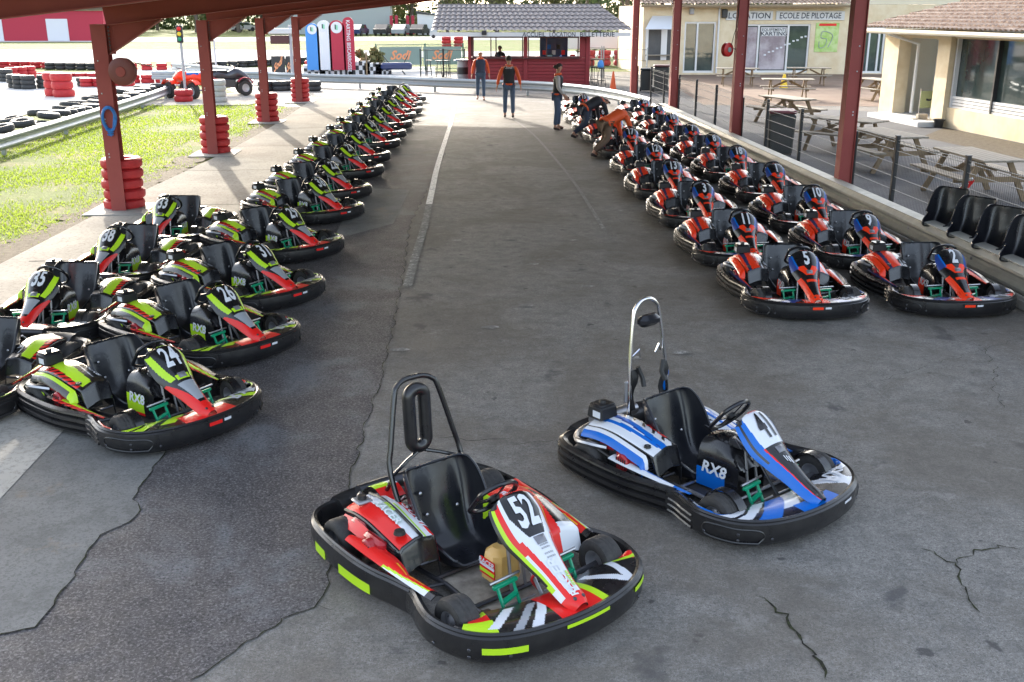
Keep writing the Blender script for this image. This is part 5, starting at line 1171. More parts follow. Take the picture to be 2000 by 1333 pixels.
# ---- banners on a chequered podium
Yb = 55.0
pod = empty('chequered_podium', (-5.3, Yb+.4, 0), 0, 'low black and white chequered podium under the tall banners', 'podium')
for i, (px, pyt, w_) in enumerate([(613, 140, 1.1), (640, 137, .9), (672, 131, .8), (700, 132, 1.1), (728, 136, .9), (748, 138, .8)]):
    a = aty(px, pyt-12, Yb); h = max(.35, a.z); mb = MB(); nx = 6; nz = 3
    for ix in range(nx):
        for iz in range(nz): mb.box((a.x+5.3-w_/2+w_*(ix+.5)/nx, 0, h*(iz+.5)/nz), (w_/nx-.001, .55, h/nz-.001), 'anthracite' if (ix+iz) % 2 else 'fascia_white')
    mb.build('step_block', pod, smooth=False)
def arch(px0, px1, pyb, pyt, m, label, lean=0, txt=None, logo=True, Y=Yb):
    a = aty(px0, pyb, Y); b = aty(px1, pyt, Y); w_ = b.x-a.x; h = b.z; t = empty('tall_banner', (a.x+w_/2, Y, .0), 0, label, 'banner', 'tall banners behind the far rail')
    z0 = .25; pts = [(-w_/2, z0), (w_/2, z0), (w_/2-lean*.1, h-w_/2)]+[(w_/2*math.cos(k_*math.pi/12)-lean*.1*0, h-w_/2+w_/2*math.sin(k_*math.pi/12)) for k_ in range(1, 12)]+[(-w_/2, h-w_/2)]
    mb = MB(); mb.prism(pts, -.06, .06, m, fn=lambda x, y, z: (x, z, y)); mb.build('cloth', t, smooth=False)
    mb = MB(); mb.tube([(-w_/2, .0, 0), (-w_/2, 0, h*.8)], .02, 'pole_grey', 6); mb.build('pole', t)
    if logo:
        mb = MB(); mb.lathe([(.001, .02), (w_*.34, .015), (w_*.36, 0)], 20, 'white', Matrix.Translation((0, -.062, h-w_*.45)) @ rot_to((0, -1, 0))); mb.box((.02, -.09, h-w_*.45), (w_*.12, .01, w_*.3), 'pale_green'); mb.box((-.05, -.09, h-w_*.42), (w_*.08, .01, w_*.3), 'text_dark'); mb.build('round_logo', t)
    if txt:
        mb = MB(); mb.text(text2d(txt, .26, .015), lambda x, y: (y, -.068, h*.5-x*.92), 'white'); mb.build('lettering', t, fix=False)
arch(601, 622, 135, 46, 'flag_blue', 'sky blue arched banner, leftmost of the tall banners'); arch(623, 645, 135, 40, 'flag_white', 'white arched banner between the blue and the red ones'); arch(646, 672, 132, 40, 'flag_red', 'wide crimson arched banner right of the white one')
arch(673, 690, 132, 34, 'flag_red', 'narrow red banner with white vertical lettering', txt='KARTING BISCARROSSE', logo=False)
mb = MB(); p = at(697, 140); mb.box((p.x, p.y, .32), (.8, .6, .64), 'cone_orange', bev=.06); obj1(mb, 'orange_crate', 'orange plastic box right of the chequered podium', 'box')
# ---- posts, lights
def pole(px, pyb, pyt, r, m, name, label, cat, extra=None, group=None):
    p = at(px, pyb); h = aty(px, pyt, p.y).z; t = empty(name, (p.x, p.y, 0), 0, label, cat, group); mb = MB(); mb.tube([(0, 0, 0), (0, 0, h)], r, m, 10); mb.build('pole', t)
    if extra: extra(t, h)
    return t
def tl(t, h):
    mb = MB(); mb.box((0, -.05, h-.3), (.22, .16, .62), 'anthracite', bev=.03); hb = mb.build('signal_box', t)
    for k_, m in ((0, 'red'), (1, 'yellow'), (2, 'pedal_green')): mb = MB(); mb.lathe([(.001, .03), (.06, .015), (.075, 0)], 14, m, Matrix.Translation((0, -.135, h-.12-.18*k_)) @ rot_to((0, -1, 0))); mb.build('lens', hb)
pole(364, 196, 50, .05, 'pole_grey', 'traffic_light', 'start signal light on a pale pole rising from the quad bikes', 'traffic light', tl)
pole(423, 140, 78, .05, 'pole_grey', 'metal_post', 'short pale metal post between the first two posts of the canopy', 'post')
def cam_(t, h):
    mb = MB(); mb.box((-.35, 0, h-.25), (1.1, .4, .25), 'fascia_white', bev=.04); mb.box((-.45, 0, h-.6), (.8, .3, .35), 'kiosk_trim', bev=.03); mb.build('light_box', t)
pole(573, 168, 50, .07, 'pole_grey', 'light_mast', 'grey mast carrying a pale box near the farthest left canopy post', 'mast', cam_)
pole(897, 118, 95, .04, 'anthracite', 'metal_post', 'thin dark post on the grass left of the kiosk roof', 'post')
p = at(717, 152); mb = MB(); mb.tube([(p.x, p.y, 0), (p.x, p.y, 1.15)], .04, 'wood_dark', 8); mb.lathe([(.001, .06), (.05, .05), (.05, 0)], 8, 'wood_dark', Matrix.Translation((p.x, p.y, 1.15))); obj1(mb, 'wooden_post', 'lone wooden post behind the far rail by the green bush', 'post')
# green fence with banners
a = at(736, 140); b = at(905, 138); t = empty('green_fence', (0, 0, 0), 0, 'green wire fence carrying two pale banners behind the far rail', 'fence')
for f_ in (0, .56, 1): q_ = a.lerp(b, f_); mb = MB(); mb.tube([(q_.x, q_.y, 0), (q_.x, q_.y, 1.45)], .04, 'fence_green', 8); mb.build('fence_post', t)
mb = MB()
for k_ in range(80): q_ = a.lerp(b, k_/80); mb.bar((q_.x, q_.y, .05), (q_.x, q_.y, 1.4), .012, .012, 'fence_green')
for z in (.1, .7, 1.4): mb.bar((a.x, a.y, z), (b.x, b.y, z), .03, .03, 'fence_green')
mb.build('mesh_panel', t, smooth=False, fix=False)
for f0, f1, lab in ((.04, .52, 'left'), (.54, .98, 'right')):
    p0 = a.lerp(b, f0); p1 = a.lerp(b, f1); mb = MB(); mb.bar((p0.x, p0.y-.06, .80), (p1.x, p1.y-.06, .80), .02, .95, 'banner_green', (0, 0, 1)); o = obj1(mb, 'fence_banner', 'pale green advertising banner hung on the green fence, %s one' % lab, 'banner', 'banners on the green fence')
    c = (p0+p1)/2; mb = MB(); mb.text(text2d('Sodi', .66, .03, .35), lambda x, y: (c.x+x*.9, c.y-.085+x*.9*(p1.y-p0.y)/(p1.x-p0.x), .85+y), 'sodi_orange'); mb.build('lettering', o, fix=False)
p = at(775, 146); mb = MB(); mb.box((p.x, p.y, .42), (1.6, .5, .35), 'navy', bev=.08); mb.bar((p.x-.3, p.y-.2, .2), (p.x-.45, p.y-.25, 0), .05, .05, 'anthracite'); mb.bar((p.x+.3, p.y-.2, .2), (p.x+.45, p.y-.25, 0), .05, .05, 'anthracite'); mb.bar((p.x-.4, p.y, .6), (p.x-.7, p.y, .95), .04, .04, 'anthracite'); mb.bar((p.x+.4, p.y, .6), (p.x+.6, p.y, .95), .04, .04, 'anthracite'); obj1(mb, 'garden_bench', 'dark blue bench in front of the left banner of the green fence', 'bench')
# small signs
for (px0, px1, lab) in ((532, 556, 'left'), (560, 578, 'right')):
    a = aty(px0, 147, 54.5); b = aty(px1, 112, 54.5); mb = MB(); mb.box(((a.x+b.x)/2, 54.5, (max(a.z, .05)+b.z)/2+.05), (b.x-a.x, .05, b.z-max(a.z, .05)), 'anthracite'); o = obj1(mb, 'advert_board', 'dark advertising board with orange script behind the far rail, %s one' % lab, 'board', 'dark advertising boards')
    mb = MB(); mb.text(text2d('Sodi', .5, .03, .35), lambda x, y: ((a.x+b.x)/2+x*.5, 54.46, (a.z+b.z)/2+.1+y+x*.5), 'sodi_orange'); mb.build('lettering', o, fix=False)
# ---- far sheds
t = empty('garage_building', (-55, 120, 0), 0, 'long red garage with pale doors at the far left', 'building')
mb = MB(); mb.box((0, 3, 1.6), (34, 6, 3.2), 'flag_red'); mb.build('wall', t, smooth=False); mb = MB(); mb.box((0, 3, 3.3), (34.5, 6.6, .2), 'shed_grey'); mb.build('roof', t, smooth=False)
for x in (-9.5, -6.4, -3.2, 2.6, 5.0, 12): mb = MB(); mb.box((x, -.03, 1.15), (2.3, .08, 2.3), 'flag_white'); mb.build('garage_door', t, smooth=False)
t = empty('storage_shed', (-17, 152, 0), 0, 'pale grey-green shed behind the tall banners', 'building'); mb = MB(); mb.box((0, 2.5, 1.9), (17, 5, 3.8), 'shed_grey'); mb.build('wall', t, smooth=False); mb = MB(); mb.prism([(-8.8, 3.8), (8.8, 3.8), (0, 5)], -.2, 5.2, 'shed_grey', fn=lambda x, y, z: (x, z, y)); mb.build('roof', t, smooth=False)
t = empty('storage_shed', (aty(834, 40, 146).x, 146, 0), 0, 'small white shed just left of the kiosk roof', 'building'); mb = MB(); mb.box((0, 1.5, 1.4), (2.6, 3, 2.8), 'fascia_white'); mb.build('wall', t, smooth=False); mb = MB(); mb.prism([(-1.5, 2.8), (1.7, 2.5), (1.7, 2.6), (-1.5, 3.1)], -.2, 3.2, 'anthracite', fn=lambda x, y, z: (x, z, y)); mb.build('roof', t, smooth=False)
for px, n_ in ((762, 0), (772, 0), (794, 1), (804, 1)):
    a = aty(px, 64, 150); b = aty(px+5, 31, 150); mb = MB(); mb.box(((a.x+b.x)/2, 150, b.z/2), (b.x-a.x, .2, b.z), 'flag_red', bev=.03); mb.tube([((a.x+b.x)/2, 150, 0), ((a.x+b.x)/2, 150, b.z+.1)], .03, 'pole_grey', 6); obj1(mb, 'flag_panel', 'tall narrow red flag panel of the %s pair on the far verge' % ('left' if n_ == 0 else 'right'), 'flag', 'red flag panels, %s pair' % ('left' if n_ == 0 else 'right'))
for i, (px, m, lab) in enumerate([(700, 'navy', 'dark car parked before the grey-green shed'), (750, 'anthracite', 'dark car parked left of the red flag panels'), (785, 'silver_grey', 'grey car parked between the red flag panel pairs'), (820, 'anthracite', 'dark car parked right of the red flag panels'), (475, 'fascia_white', 'white car parked far behind the quad bikes')]):
    p = aty(px, 66, 143 if px != 475 else 175); t = empty('parked_car', (p.x, p.y, 0), (1.35 if px != 475 else .5), lab, 'car', 'cars parked on the far verge')
    mb = MB(); pf = [(-2.1, .3), (2.1, .3), (2.15, .75), (1.3, .92), (.7, 1.42), (-1.0, 1.45), (-1.7, .95), (-2.15, .85)]; mb.prism(pf, -.85, .85, m, fn=lambda x, y, z: (x, z, y)); bd = mb.build('body', t)
    mb = MB(); mb.prism([(.62, 1.34), (1.15, .95), (-1.55, .97), (-.95, 1.37)], -.86, .86, 'glass', fn=lambda x, y, z: (x, z, y)); mb.build('windows', bd)
    for wx in (-1.3, 1.35):
        for wy in (-.78, .78): mb = MB(); mb.lathe([(.001, -.1), (.32, -.1), (.32, .1), (.001, .1)], 14, 'rubber', Matrix.Translation((wx, wy, .32)) @ rot_to((0, 1, 0))); mb.build('wheel', t)
# ---- quad bikes
def quad(px, py, rz, m1, m2, label):
    p = at(px, py); t = empty('quad_bike', (p.x, p.y, 0), rz, label, 'quad bike', 'quad bikes by the guard rail')
    for x in (-.58, .58):
        for y in (-.42, .42):
            mb = MB(); mb.lathe(tyre_prof(.27, .22), 22, 'rubber', Matrix.Translation((x, y, .27)) @ rot_to((0, 1, 0))); w_ = mb.build('wheel', t); mb = MB(); mb.lathe([(.14, -.07), (.1, 0), (.14, .07), (.04, .04), (.001, .04)], 14, 'alloy', Matrix.Translation((x, y, .27)) @ rot_to((0, 1 if y > 0 else -1, 0))); mb.build('rim', w_)
            mb = MB(); G = [[(x+.33*math.cos(a), y+dy, .30+.33*math.sin(a)) for dy in (-.14, 0, .14)] for a in [math.radians(20+14*k_) for k_ in range(10)]]; mb.sheet(G, m1, .02); mb.build('mudguard', t)
    mb = MB(); mb.tube(crs([(-.75, 0, .62), (-.35, 0, .70), (0, 0, .66), (.3, 0, .72), (.55, 0, .66), (.8, 0, .52)], 20), [.12, .16, .17, .18, .17, .15, .14, .14, .15, .17, .19, .20, .20, .19, .17, .15, .14, .12, .10, .07], m2, 10); mb.build('body', t)
    mb = MB(); mb.box((-.3, 0, .80), (.6, .28, .12), 'bright_blue' if m1 == 'orange_red' else 'matte_black', bev=.04); mb.build('seat', t)
    mb = MB(); mb.box((0, 0, .42), (.55, .34, .3), 'dark_steel', bev=.04); mb.tube([(-.58, -.4, .27), (-.58, .4, .27)], .03, 'steel', 8); mb.tube([(.58, -.4, .27), (.58, .4, .27)], .03, 'steel', 8); mb.build('engine', t)
    mb = MB(); mb.tube([(.38, 0, .7), (.28, 0, .95)], .02, 'steel', 6); mb.tube([(.20, -.38, 1.0), (.28, -.1, .95), (.28, .1, .95), (.20, .38, 1.0)], .016, 'anthracite', 6); mb.build('handlebar', t)
    mb = MB(); mb.tube([(.75, -.25, .3), (.95, -.2, .5), (.95, .2, .5), (.75, .25, .3)], .018, 'steel', 6); mb.build('bumper', t); t.scale = (1.0, 1.0, 1.12); return t
quad(372, 192, math.radians(150), 'orange_red', 'orange_red', 'orange and blue quad bike behind the red tyres'); quad(448, 187, math.radians(20), 'flag_red', 'dark_steel', 'dark quad bike parked right of the orange one')
# ---- vegetation
def tree_mesh(seed, H, R, m, n_=1500, low=1.2):
    rnd = random.Random(seed); mb = MB(); V = []; F = []; cl = [(rnd.gauss(0, R*.45), rnd.gauss(0, R*.45), low+(H-low)*rnd.random()**.8, rnd.uniform(.5, 1.2)*R*.4) for _ in range(16)]
    for _ in range(n_):
        cx, cy, cz, cr_ = rnd.choice(cl); d = Vector((rnd.gauss(0, 1), rnd.gauss(0, 1), rnd.gauss(0, .8))).normalized()*cr_*rnd.random()**.4; p = Vector((cx, cy, cz))+d
        a = Vector((rnd.gauss(0, 1), rnd.gauss(0, 1), rnd.gauss(0, 1))).normalized(); b = a.cross(Vector((rnd.gauss(0, 1), rnd.gauss(0, 1), rnd.gauss(0, 1)))).normalized(); s = rnd.uniform(.10, .24); o = len(V)
        V += [p-a*s, p-b*s*.6, p+a*s, p+b*s*.6]; F.append((o, o+1, o+2, o+3))
    mb.add(V, F, m); tb = MB()
    tb.tube(crs([(0, 0, 0), (.1, .05, H*.3), (-.1, 0, H*.6), (0, .1, H*.9)], 10), [.22-.02*i for i in range(10)], 'bark', 8)
    for cx, cy, cz, _ in cl[:9]: tb.tube([(0, 0, max(.6, cz*.45)), (cx*.5, cy*.5, cz*.75), (cx, cy, cz)], [.08, .05, .02], 'bark', 5)
    return mb.mesh('crown', smooth=False), tb.mesh('trunk')
TM = [tree_mesh(1, 9, 3.4, 'leaf_dark'), tree_mesh(2, 8, 3.8, 'leaf_olive', 2400, low=.3), tree_mesh(3, 11, 3.6, 'leaf_dark', 2400, low=.3), tree_mesh(4, 7, 3.2, 'leaf_olive', 1300, .6)]
rnd = random.Random(12); kinds = ['dark leafy tree of the wood behind the far track', 'olive brushy tree of the wood behind the far track', 'tall dark tree of the wood behind the far track', 'sparse olive tree of the wood behind the far track']
for row_ in range(3):
    for i in range(20):
        x = -80+8.0*i+rnd.uniform(-2, 2); y = 164+row_*10+rnd.uniform(-3, 3)
        k_ = rnd.randrange(4); t = empty('tree', (x, y, 0), rnd.uniform(0, 6.28), kinds[k_], 'tree', ['dark trees', 'olive trees', 'tall dark trees', 'sparse olive trees'][k_]+' of the far wood'); s = rnd.uniform(1.1, 1.6); t.scale = (s, s, s)
        for nm, me in zip(('crown', 'trunk'), TM[k_]): o = bpy.data.objects.new(nm, me); COL.objects.link(o); o.parent = t
rw = random.Random(77); mb = MB(); V = []; F = []
for _ in range(15000):
    x = rw.uniform(-120, 110); zt = 7+3.5*math.sin(x*.13)+2*math.sin(x*.41); z = zt*rw.random()**1.2; y = 196+rw.uniform(-4, 4); s = rw.uniform(.25, .7); a = Vector((rw.gauss(0, 1), rw.gauss(0, 1), rw.gauss(0, 1))).normalized(); b = a.cross(Vector((rw.gauss(0, 1), rw.gauss(0, 1), rw.gauss(0, 1)))).normalized(); p = Vector((x, y, z)); o = len(V)
    V += [p-a*s, p-b*s*.6, p+a*s, p+b*s*.6]; F.append((o, o+1, o+2, o+3))
mb.add(V, F, 'leaf_dark'); tag(mb.build('far_wood', None, smooth=False, fix=False), 'dense dark undergrowth of the wood behind the far trees', 'wood', kind='stuff')
for i, (x, y, k_) in enumerate([(10.8, 66, 0), (12.5, 60, 2), (9.5, 74, 2)]):
    t = empty('tree', (x, y, 0), i, ['dark tree behind the left end of the yellow building', 'tall dark tree rising behind the yellow building corner', 'dark tree between the kiosk and the yellow building'][i], 'tree')
    for nm, me in zip(('crown', 'trunk'), TM[k_]): o = bpy.data.objects.new(nm, me); COL.objects.link(o); o.parent = t
bm1, bm2 = tree_mesh(8, 1.1, .75, 'leaf_olive', 700, .15); p = at(722, 146); t = empty('bush', (p.x, p.y+.8, 0), 0, 'round olive green bush right of the orange box', 'bush')
for nm, me in (('crown', bm1), ('stem', bm2)): o = bpy.data.objects.new(nm, me); COL.objects.link(o); o.parent = t; o.scale = (1, 1, 1) if nm == 'crown' else (.4, .4, .8)
# ================================================================== PEOPLE
pbr('skin', (.52, .28, .19), .55); pbr('hair_dark', (.03, .022, .018), .7); pbr('hair_brown', (.16, .10, .05), .7); pbr('jeans', (.06, .10, .17), .85, noise=(20, .3, (.09, .13, .2))); pbr('jeans_dark', (.04, .05, .08), .85); pbr('jacket_black', (.02, .02, .026), .7); pbr('jacket_orange', (.75, .10, .02), .6)
pbr('trousers_brown', (.14, .09, .06), .85); pbr('shoe', (.04, .03, .03), .6); pbr('shirt_grey', (.45, .43, .42), .8); pbr('jacket_navy', (.03, .045, .09), .7)
def skinned(name, nodes_, edges, mat, parent, lvl=1):
    """nodes_: list of (pos, radius)"""
    me = bpy.data.meshes.new(name); me.from_pydata([p for p, _ in nodes_], edges, []); me.materials.append(MAT[mat])
    o = bpy.data.objects.new(name, me); COL.objects.link(o); o.parent = parent
    sk = o.modifiers.new('Skin', 'SKIN'); sk.use_smooth_shade = True
    lay = me.skin_vertices[0].data if len(me.skin_vertices) else None
    for i, (_, r) in enumerate(nodes_): rr = r if isinstance(r, tuple) else (r, r); lay[i].radius = rr; lay[i].use_root = (i == 0)
    ss = o.modifiers.new('Subdivision', 'SUBSURF'); ss.levels = lvl; ss.render_levels = lvl
    return o
def person(loc, rz, label, J, jacket, sleeve, trousers, hair, cap=True, collar='jacket_orange', trim='jacket_orange', longhair=False, bare=False):
    """J: joints in body space, facing +x, y left: pelvis chest neck head; l/r shoulder elbow wrist hip knee ankle toe"""
    t = empty('person', loc, rz, label, 'person'); V = lambda k_: Vector(J[k_]); N = []; E = []
    def nd(p, r, par=None):
        N.append((tuple(p), r)); 
        if par is not None: E.append((par, len(N)-1))
        return len(N)-1
    pe = nd(V('pelvis'), .12); mid = nd(V('pelvis').lerp(V('chest'), .5), .11, pe); ch = nd(V('chest'), .125, mid); nk = nd(V('neck'), .055, ch); 
    hd = V('head'); up = (hd-V('neck')).normalized(); nk2 = nd(V('neck').lerp(hd, .45), .055, nk); h0 = nd(hd-up*.03, .078, nk2); h1 = nd(hd+up*.05, .086, h0); nd(hd+up*.10, .06, h1)
    fw = Vector(J.get('face', (1, 0, 0))).normalized()
    for s in 'lr':
        sh = nd(V(s+'sho'), .058, ch); el = nd(V(s+'elb'), .042, sh); wr = nd(V(s+'wri'), .028, el)
        d = (V(s+'wri')-V(s+'elb')).normalized(); sd_ = Vector((0, 1, 0)) if abs(d.y) < .8 else Vector((1, 0, 0)); sd_ = (sd_-d*sd_.dot(d)).normalized(); fl = d.cross(sd_)
        pa = nd(V(s+'wri')+d*.06, (.034, .02), wr)
        for k_, (o_, L) in enumerate(((.026, .07), (.009, .08), (-.009, .075), (-.026, .06))):
            b = nd(V(s+'wri')+d*.095+fl*o_, .0095, pa); c = nd(V(s+'wri')+d*(.095+L*.5)+fl*o_*1.05+sd_*.006, .009, b); nd(V(s+'wri')+d*(.095+L*.9)+fl*o_+sd_*.02*(1 if s == 'r' else -1), .0075, c)
        th = nd(V(s+'wri')+d*.05+fl*.036, .011, pa); nd(V(s+'wri')+d*.085+fl*.055, .009, th)
        hp = nd(V(s+'hip'), .088, pe); kn = nd(V(s+'kne'), .058, hp); an = nd(V(s+'ank'), .04, kn); nd(V(s+'toe'), .035, an)
    skinned('body', N, E, 'skin', t)
    # face: nose, eyes, mouth, ears; hair
    rt = up.cross(fw).normalized(); mb = MB(); hc = hd+up*.03
    mb.box((0, 0, 0), (.02, .022, .035), 'skin', bev=.006); M0 = Matrix((fw, rt, up)).transposed(); 
    mb.v = [tuple(hc+M0 @ (Vector(v)+Vector((.088, 0, -.01)))) for v in mb.v]; nz = mb.build('nose', t)
    for s_ in (-1, 1):
        mb = MB(); mb.lathe([(.001, .006), (.009, .004), (.012, 0)], 8, 'hair_dark', Matrix.Translation(hc+fw*.082+rt*.032*s_+up*.018) @ rot_to(fw)); mb.build('eye', t)
        mb = MB(); mb.box((0, 0, 0), (.03, .012, .05), 'skin', bev=.005); mb.v = [tuple(hc+M0 @ (Vector(v)+Vector((0, .086*s_, 0)))) for v in mb.v]; mb.build('ear', t)
    mb = MB(); mb.box((0, 0, 0), (.01, .045, .01), 'hose_red', bev=.003); mb.v = [tuple(hc+M0 @ (Vector(v)+Vector((.080, 0, -.045)))) for v in mb.v]; mb.build('mouth', t)
    if hair:
        mb = MB(); G = []
        for i in range(9):
            th = math.pi*.62*i/8; G.append([])
            for j in range(17):
                ph = 2*math.pi*j/16; rr = .101+.004*math.sin(ph*5+i); lim = th*(1 if math.cos(ph) < .2 else .62)
                v = fw*(rr*1.06*math.sin(lim)*math.cos(ph)-.012)+rt*(rr*.93*math.sin(lim)*math.sin(ph))+up*(rr*1.08*math.cos(lim)+.01); G[-1].append(hc+v)
        mb.sheet(G, hair, .012); mb.build('hair', t)
        if longhair: mb = MB(); mb.lathe([(.001, .05), (.035, .03), (.045, 0), (.03, -.03), (.001, -.04)], 12, hair, Matrix.Translation(hc-fw*.12+up*.02)); mb.build('hair_bun', t)
    # jacket: torso and sleeves, trousers
    N, E = [], []; g_ = .022
    pe = nd(V('pelvis').lerp(V('chest'), .02), .165); mid = nd(V('pelvis').lerp(V('chest'), .5), .160, pe); ch = nd(V('chest'), .175, mid); nd(V('chest').lerp(V('neck'), .72), .085, ch)
    for s in 'lr': nd(V(s+'sho').lerp(V('chest'), .12), .085, ch)
    mb = MB(); pv, cc, nn_ = V('pelvis'), V('chest'), V('neck'); st = [(pv-(cc-pv)*.10, .17, .125), (pv+(cc-pv)*.12, .175, .13), (pv.lerp(cc, .5), .165, .125), (cc, .195, .135), (cc.lerp(nn_, .45), .185, .115), (cc.lerp(nn_, .75), .115, .085), (nn_, .07, .07)]
    G = []
    for i in range(25):
        x_ = cr([(*p_, a_, b_) for p_, a_, b_ in st], i/24); x2 = cr([(*p_, a_, b_) for p_, a_, b_ in st], min(1, i/24+.04)); x1 = cr([(*p_, a_, b_) for p_, a_, b_ in st], max(0, i/24-.04)); ax = (Vector(x2[:3])-Vector(x1[:3])).normalized(); fr = Vector((0, 1, 0)).cross(ax).normalized()
        fold = lambda j: 1+.035*math.sin(j*2.3+i*.9)+.02*math.sin(j*.7-i*1.7)
        G.append([Vector(x_[:3])+(Vector((0, 1, 0))*x_[3]*math.cos(j*math.pi/12)+fr*x_[4]*math.sin(j*math.pi/12))*fold(j) for j in range(25)])
        G[-1][24] = G[-1][0].copy()
    mb.sheet(G, jacket, .01); mb.build('jacket', t, ang=80)
    for s in 'lr':
        N, E = [], []; sh0 = nd(V('chest').lerp(V(s+'sho'), .6), .07); sh = nd(V(s+'sho'), .076, sh0); el = nd(V(s+'elb'), .060, sh); nd(V(s+'elb').lerp(V(s+'wri'), .85 if not bare else .15), .046, el); skinned('sleeve', N, E, sleeve, t)
    N, E = [], []; pe = nd(V('pelvis'), (.142, .13))
    for s in 'lr': hp = nd(V(s+'hip'), .100, pe); kn = nd(V(s+'kne'), .075, hp); nd(V(s+'ank').lerp(V(s+'kne'), .08), .062, kn)
    skinned('trousers', N, E, trousers, t)
    for s in 'lr':
        a = V(s+'ank'); b = V(s+'toe'); d = (b-a); d.z = 0; d = d.normalized() if d.length > .01 else Vector((1, 0, 0)); N, E = [], []
        a0 = nd(a-d*.05+Vector((0, 0, -.03)), .042); a1 = nd(a+Vector((0, 0, -.035)), .045, a0); nd(b, .038, a1); skinned('shoe', N, E, 'shoe', t)
    if collar:
        mb = MB(); c = V('chest').lerp(V('neck'), .85); dr_ = (V('neck')-V('chest')).normalized(); ring = []; x_ = dr_.cross(Vector((0, 1, 0))).normalized(); y_ = dr_.cross(x_)
        mb.tube([c+x_*.075*math.cos(a)+y_*.095*math.sin(a)-dr_*.01*math.cos(a) for a in [k_*math.pi/8 for k_ in range(16)]], .034, collar, 8, closed=True); mb.build('collar', t)
        mb = MB(); c = V('pelvis').lerp(V('chest'), .0); dr_ = (V('chest')-V('pelvis')).normalized(); x_ = dr_.cross(Vector((0, 1, 0))).normalized(); y_ = dr_.cross(x_)
        mb.tube([c+x_*.128*math.cos(a)+y_*.172*math.sin(a) for a in [k_*math.pi/10 for k_ in range(20)]], .030, trim, 8, closed=True); mb.build('waistband', t)
    return t
def stand(h=1.76, stride=.0, arms=.12, lean=0.0, look=(1, 0, 0), armf=0):
    k_ = h/1.76; J = dict(pelvis=(0, 0, .96), chest=(.01+lean, 0, 1.34), neck=(.0+lean, 0, 1.50), head=(.02+lean, 0, 1.62), face=look)
    for s, y in (('l', 1), ('r', -1)):
        st = stride*y
        J[s+'sho'] = (lean, .19*y, 1.42); J[s+'elb'] = (-.02+lean-st*.4+armf*.1, (.215+arms*.5)*y, 1.14); J[s+'wri'] = (.05+lean-st*.7+armf*.5, (.22+arms*.8)*y, .90+armf*.1)
        J[s+'hip'] = (0, .10*y, .90); J[s+'kne'] = (.03+st*.5, .11*y, .50); J[s+'ank'] = (st, .115*y, .085+(.03 if st < -.05 else 0)); J[s+'toe'] = (st+.15, .13*y, .035)
    return {q_: (v if q_ == 'face' else tuple(c*k_ for c in v)) for q_, v in J.items()}
D = math.radians
p = at(939, 196); pA = person((p.x, p.y, 0), D(-92), 'bald man walking towards the camera in navy jacket with orange sleeves', stand(1.76, .16, .12), 'jacket_navy', 'jacket_orange', 'jeans', None, collar='jacket_orange', trim='jeans')
p = at(994, 231); pB = person((p.x, p.y, 0), D(88), 'man seen from behind in black and orange team jacket and jeans', stand(1.86, .05, .15), 'jacket_black', 'jacket_orange', 'jeans', 'hair_dark')
mb = MB(); mb.text(text2d('Sodi', .12, .01, .3), lambda x, y: (-.185, -x, 1.52+y), 'white'); mb.build('jacket_logo', pB, fix=False)
p = at(1087, 254); pC = person((p.x, p.y, 0), D(-8), 'person in profile with tied dark hair, grey sleeves and orange collar', stand(1.78, .04, .02, .02, armf=.25), 'jacket_black', 'shirt_grey', 'jeans', 'hair_dark', longhair=True)
p = aty(977, 112, 48.3); pD = person((p.x, 48.6, 0), D(-95), 'person behind the window inside the ticket kiosk', stand(1.62, 0, .05), 'jacket_black', 'jacket_black', 'jeans_dark', 'hair_dark', collar=None)
def bend(k_=1):
    J = dict(pelvis=(0, 0, .74), chest=(.38, 0, .90), neck=(.54, 0, .92), head=(.64, 0, .90), face=(.7, 0, -.7))
    for s, y in (('l', 1), ('r', -1)):
        J[s+'sho'] = (.47, .19*y, .86); J[s+'elb'] = (.56, .22*y, .60); J[s+'wri'] = (.60, .16*y, .36)
        J[s+'hip'] = (.0, .10*y, .69); J[s+'kne'] = (.12 if y > 0 else .0, .13*y, .40); J[s+'ank'] = (-.22 if y > 0 else -.42, .13*y, .09 if y > 0 else .12); J[s+'toe'] = (-.09 if y > 0 else -.30, .14*y, .035)
    return J
pE = person((3.42, 23.35, 0), D(28), 'person bent double over a kart in a bright orange top and brown trousers', bend(), 'jacket_orange', 'jacket_orange', 'trousers_brown', 'hair_brown')
pF = person((3.40, 27.0, 0), D(25), 'dark-haired person bent over a kart behind the one in the orange top', bend(), 'jacket_black', 'jacket_black', 'jeans_dark', 'hair_dark')
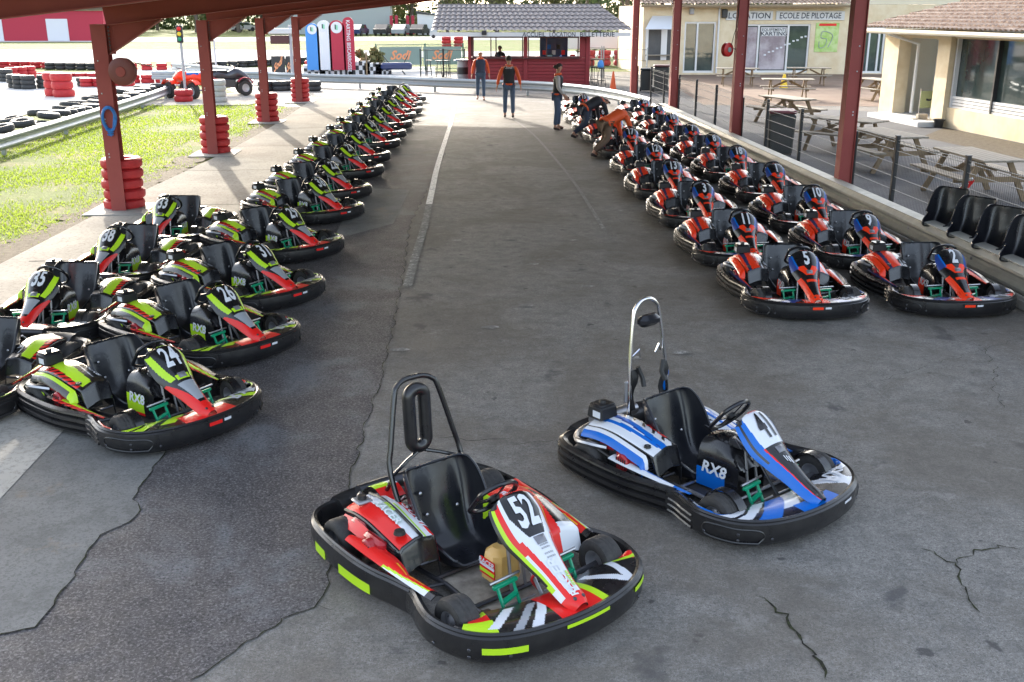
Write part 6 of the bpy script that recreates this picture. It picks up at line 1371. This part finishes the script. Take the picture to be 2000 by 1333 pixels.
# ================================================================== PLACE THE KARTS
k52 = make_kart('red', rollbar='black'); k52.location = (.08, 5.37, 0); k52.rotation_euler[2] = D(-55); number_part(k52, '52', 'white', 1.12, .265); tag(k52, 'red, white and yellow kart with a black roll bar, race number 52', 'go-kart', 'go-karts in the yard')
k41 = make_kart('blue', rollbar='chrome'); k41.location = (1.71, 6.46, 0); k41.rotation_euler[2] = D(-54); number_part(k41, '41', 'gloss_black', 1.12, .255); tag(k41, 'blue and white kart with a tall chrome roll bar, race number 41', 'go-kart', 'go-karts in the yard')
gk = make_kart('green'); ok = make_kart('orange'); used = set()
_jr = random.Random(8)
def place(src, x, y, deg, num, label, group):
    deg += _jr.uniform(-1.8, 1.8); x += _jr.uniform(-.03, .03)
    t = src if src.name not in used else copy_tree(src); used.add(src.name)
    if t is not src: 
        for pn in t.children:
            if pn.name.startswith('front_panel'):
                for c in list(pn.children):
                    if c.name.startswith('race_number'): bpy.data.objects.remove(c)
    t.location = (x, y, 0); t.rotation_euler[2] = D(deg); st_ = _jr.uniform(-.22, .22)
    for c in t.children:
        if c.name.startswith('wheel') and not c.name.startswith('wheel_guard') and c.location.x > .3: c.rotation_euler[2] = st_
    if num: number_part(t, num, 'white')
    return tag(t, label, 'go-kart', group)
OFF = .50
def cen(x, y, deg, off): a = D(deg); return x-off*math.cos(a), y-off*math.sin(a)
# left row: nose points measured on the photo
NL = [(-1.9, 7.46, '24', -40), (-1.81, 9.31, '26', -42), (-1.79, 11.13, '31', -42), (-1.81, 13.42, '29', -43), (-1.76, 15.97, '36', -43), (-1.73, 17.87, '22', -43), (-1.72, 20.26, '27', -43), (-1.66, 22.35, '34', -43), (-1.58, 24.66, '30', -44), (-1.52, 26.65, '25', -44), (-1.46, 28.98, '21', -44), (-1.40, 31.38, '37', -44), (-1.30, 33.2, '32', -44), (-1.34, 35.4, '40', -44), (-1.26, 37.7, '39', -44)]
NTH = ['nearest the camera', 'second from the camera', 'third from the camera', 'fourth from the camera', 'fifth from the camera', 'sixth from the camera', 'seventh from the camera', 'eighth from the camera', 'ninth from the camera', 'tenth from the camera', 'eleventh from the camera', 'fifth from the far end', 'third last of the row', 'second last of the row', 'farthest of all']
NTH[11] = 'twelfth from the camera'; NTH = [q_.replace(' from the camera', '') + (' from the camera' if 'from the camera' in q_ else '') for q_ in NTH]
for i, (x, y, n_, a) in enumerate(NL):
    cx, cy = cen(x, y, a, .88); place(gk, cx-.04, cy, a, n_, 'black and lime green kart of the left row, %s' % NTH[i], 'black and lime karts of the left row')
for i, (x, y, n_) in enumerate([(-4.22, 10.72, '35'), (-4.19, 12.8, '38'), (-4.15, 14.95, '33'), (-4.25, 8.62, '28')]):
    a = 262; cx, cy = x+.12, y+.0; place(gk, cx, cy, a, n_, ['black and lime kart number 35 facing the lawn', 'black and lime kart number 38 facing the lawn', 'black and lime kart number 33 beside the nearest red tyre stack', 'black and lime kart facing the lawn, cut by the left edge'][i], 'karts facing the lawn')
RL = [(4.10, 11.25, '5'), (4.0, 13.58, '11'), (4.07, 16.1, '3'), (4.06, 18.59, '13'), (4.13, 21.03, '12'), (4.19, 24.06, '17'), (4.20, 26.5, '14'), (4.2, 28.9, '6'), (4.19, 31.26, '19'), (4.28, 34.17, '15')]
for i, (x, y, n_) in enumerate(RL):
    a = -90+i*.3; cx, cy = x*.962-.15+.004*y, y*.962+.36; place(ok, cx, cy, a, n_, 'black and orange-red kart number %s, left of the right rows' % n_, 'orange-red karts, left file')
RR = [(5.85, 11.25, '2'), (5.74, 13.38, '9'), (5.75, 15.58, '10'), (5.87, 18.16, '1'), (5.88, 20.52, '18'), (5.84, 22.64, '8'), (5.80, 24.74, '7'), (5.92, 27.53, '16'), (5.98, 29.96, '4'), (5.99, 32.4, '20')]
for i, (x, y, n_) in enumerate(RR):
    a = -90+i*.3; cx, cy = x*.962-.22+.004*y, y*.962+.36; place(ok, cx, cy, a, n_, 'black and orange-red kart number %s parked along the guard rail' % n_, 'orange-red karts along the rail')
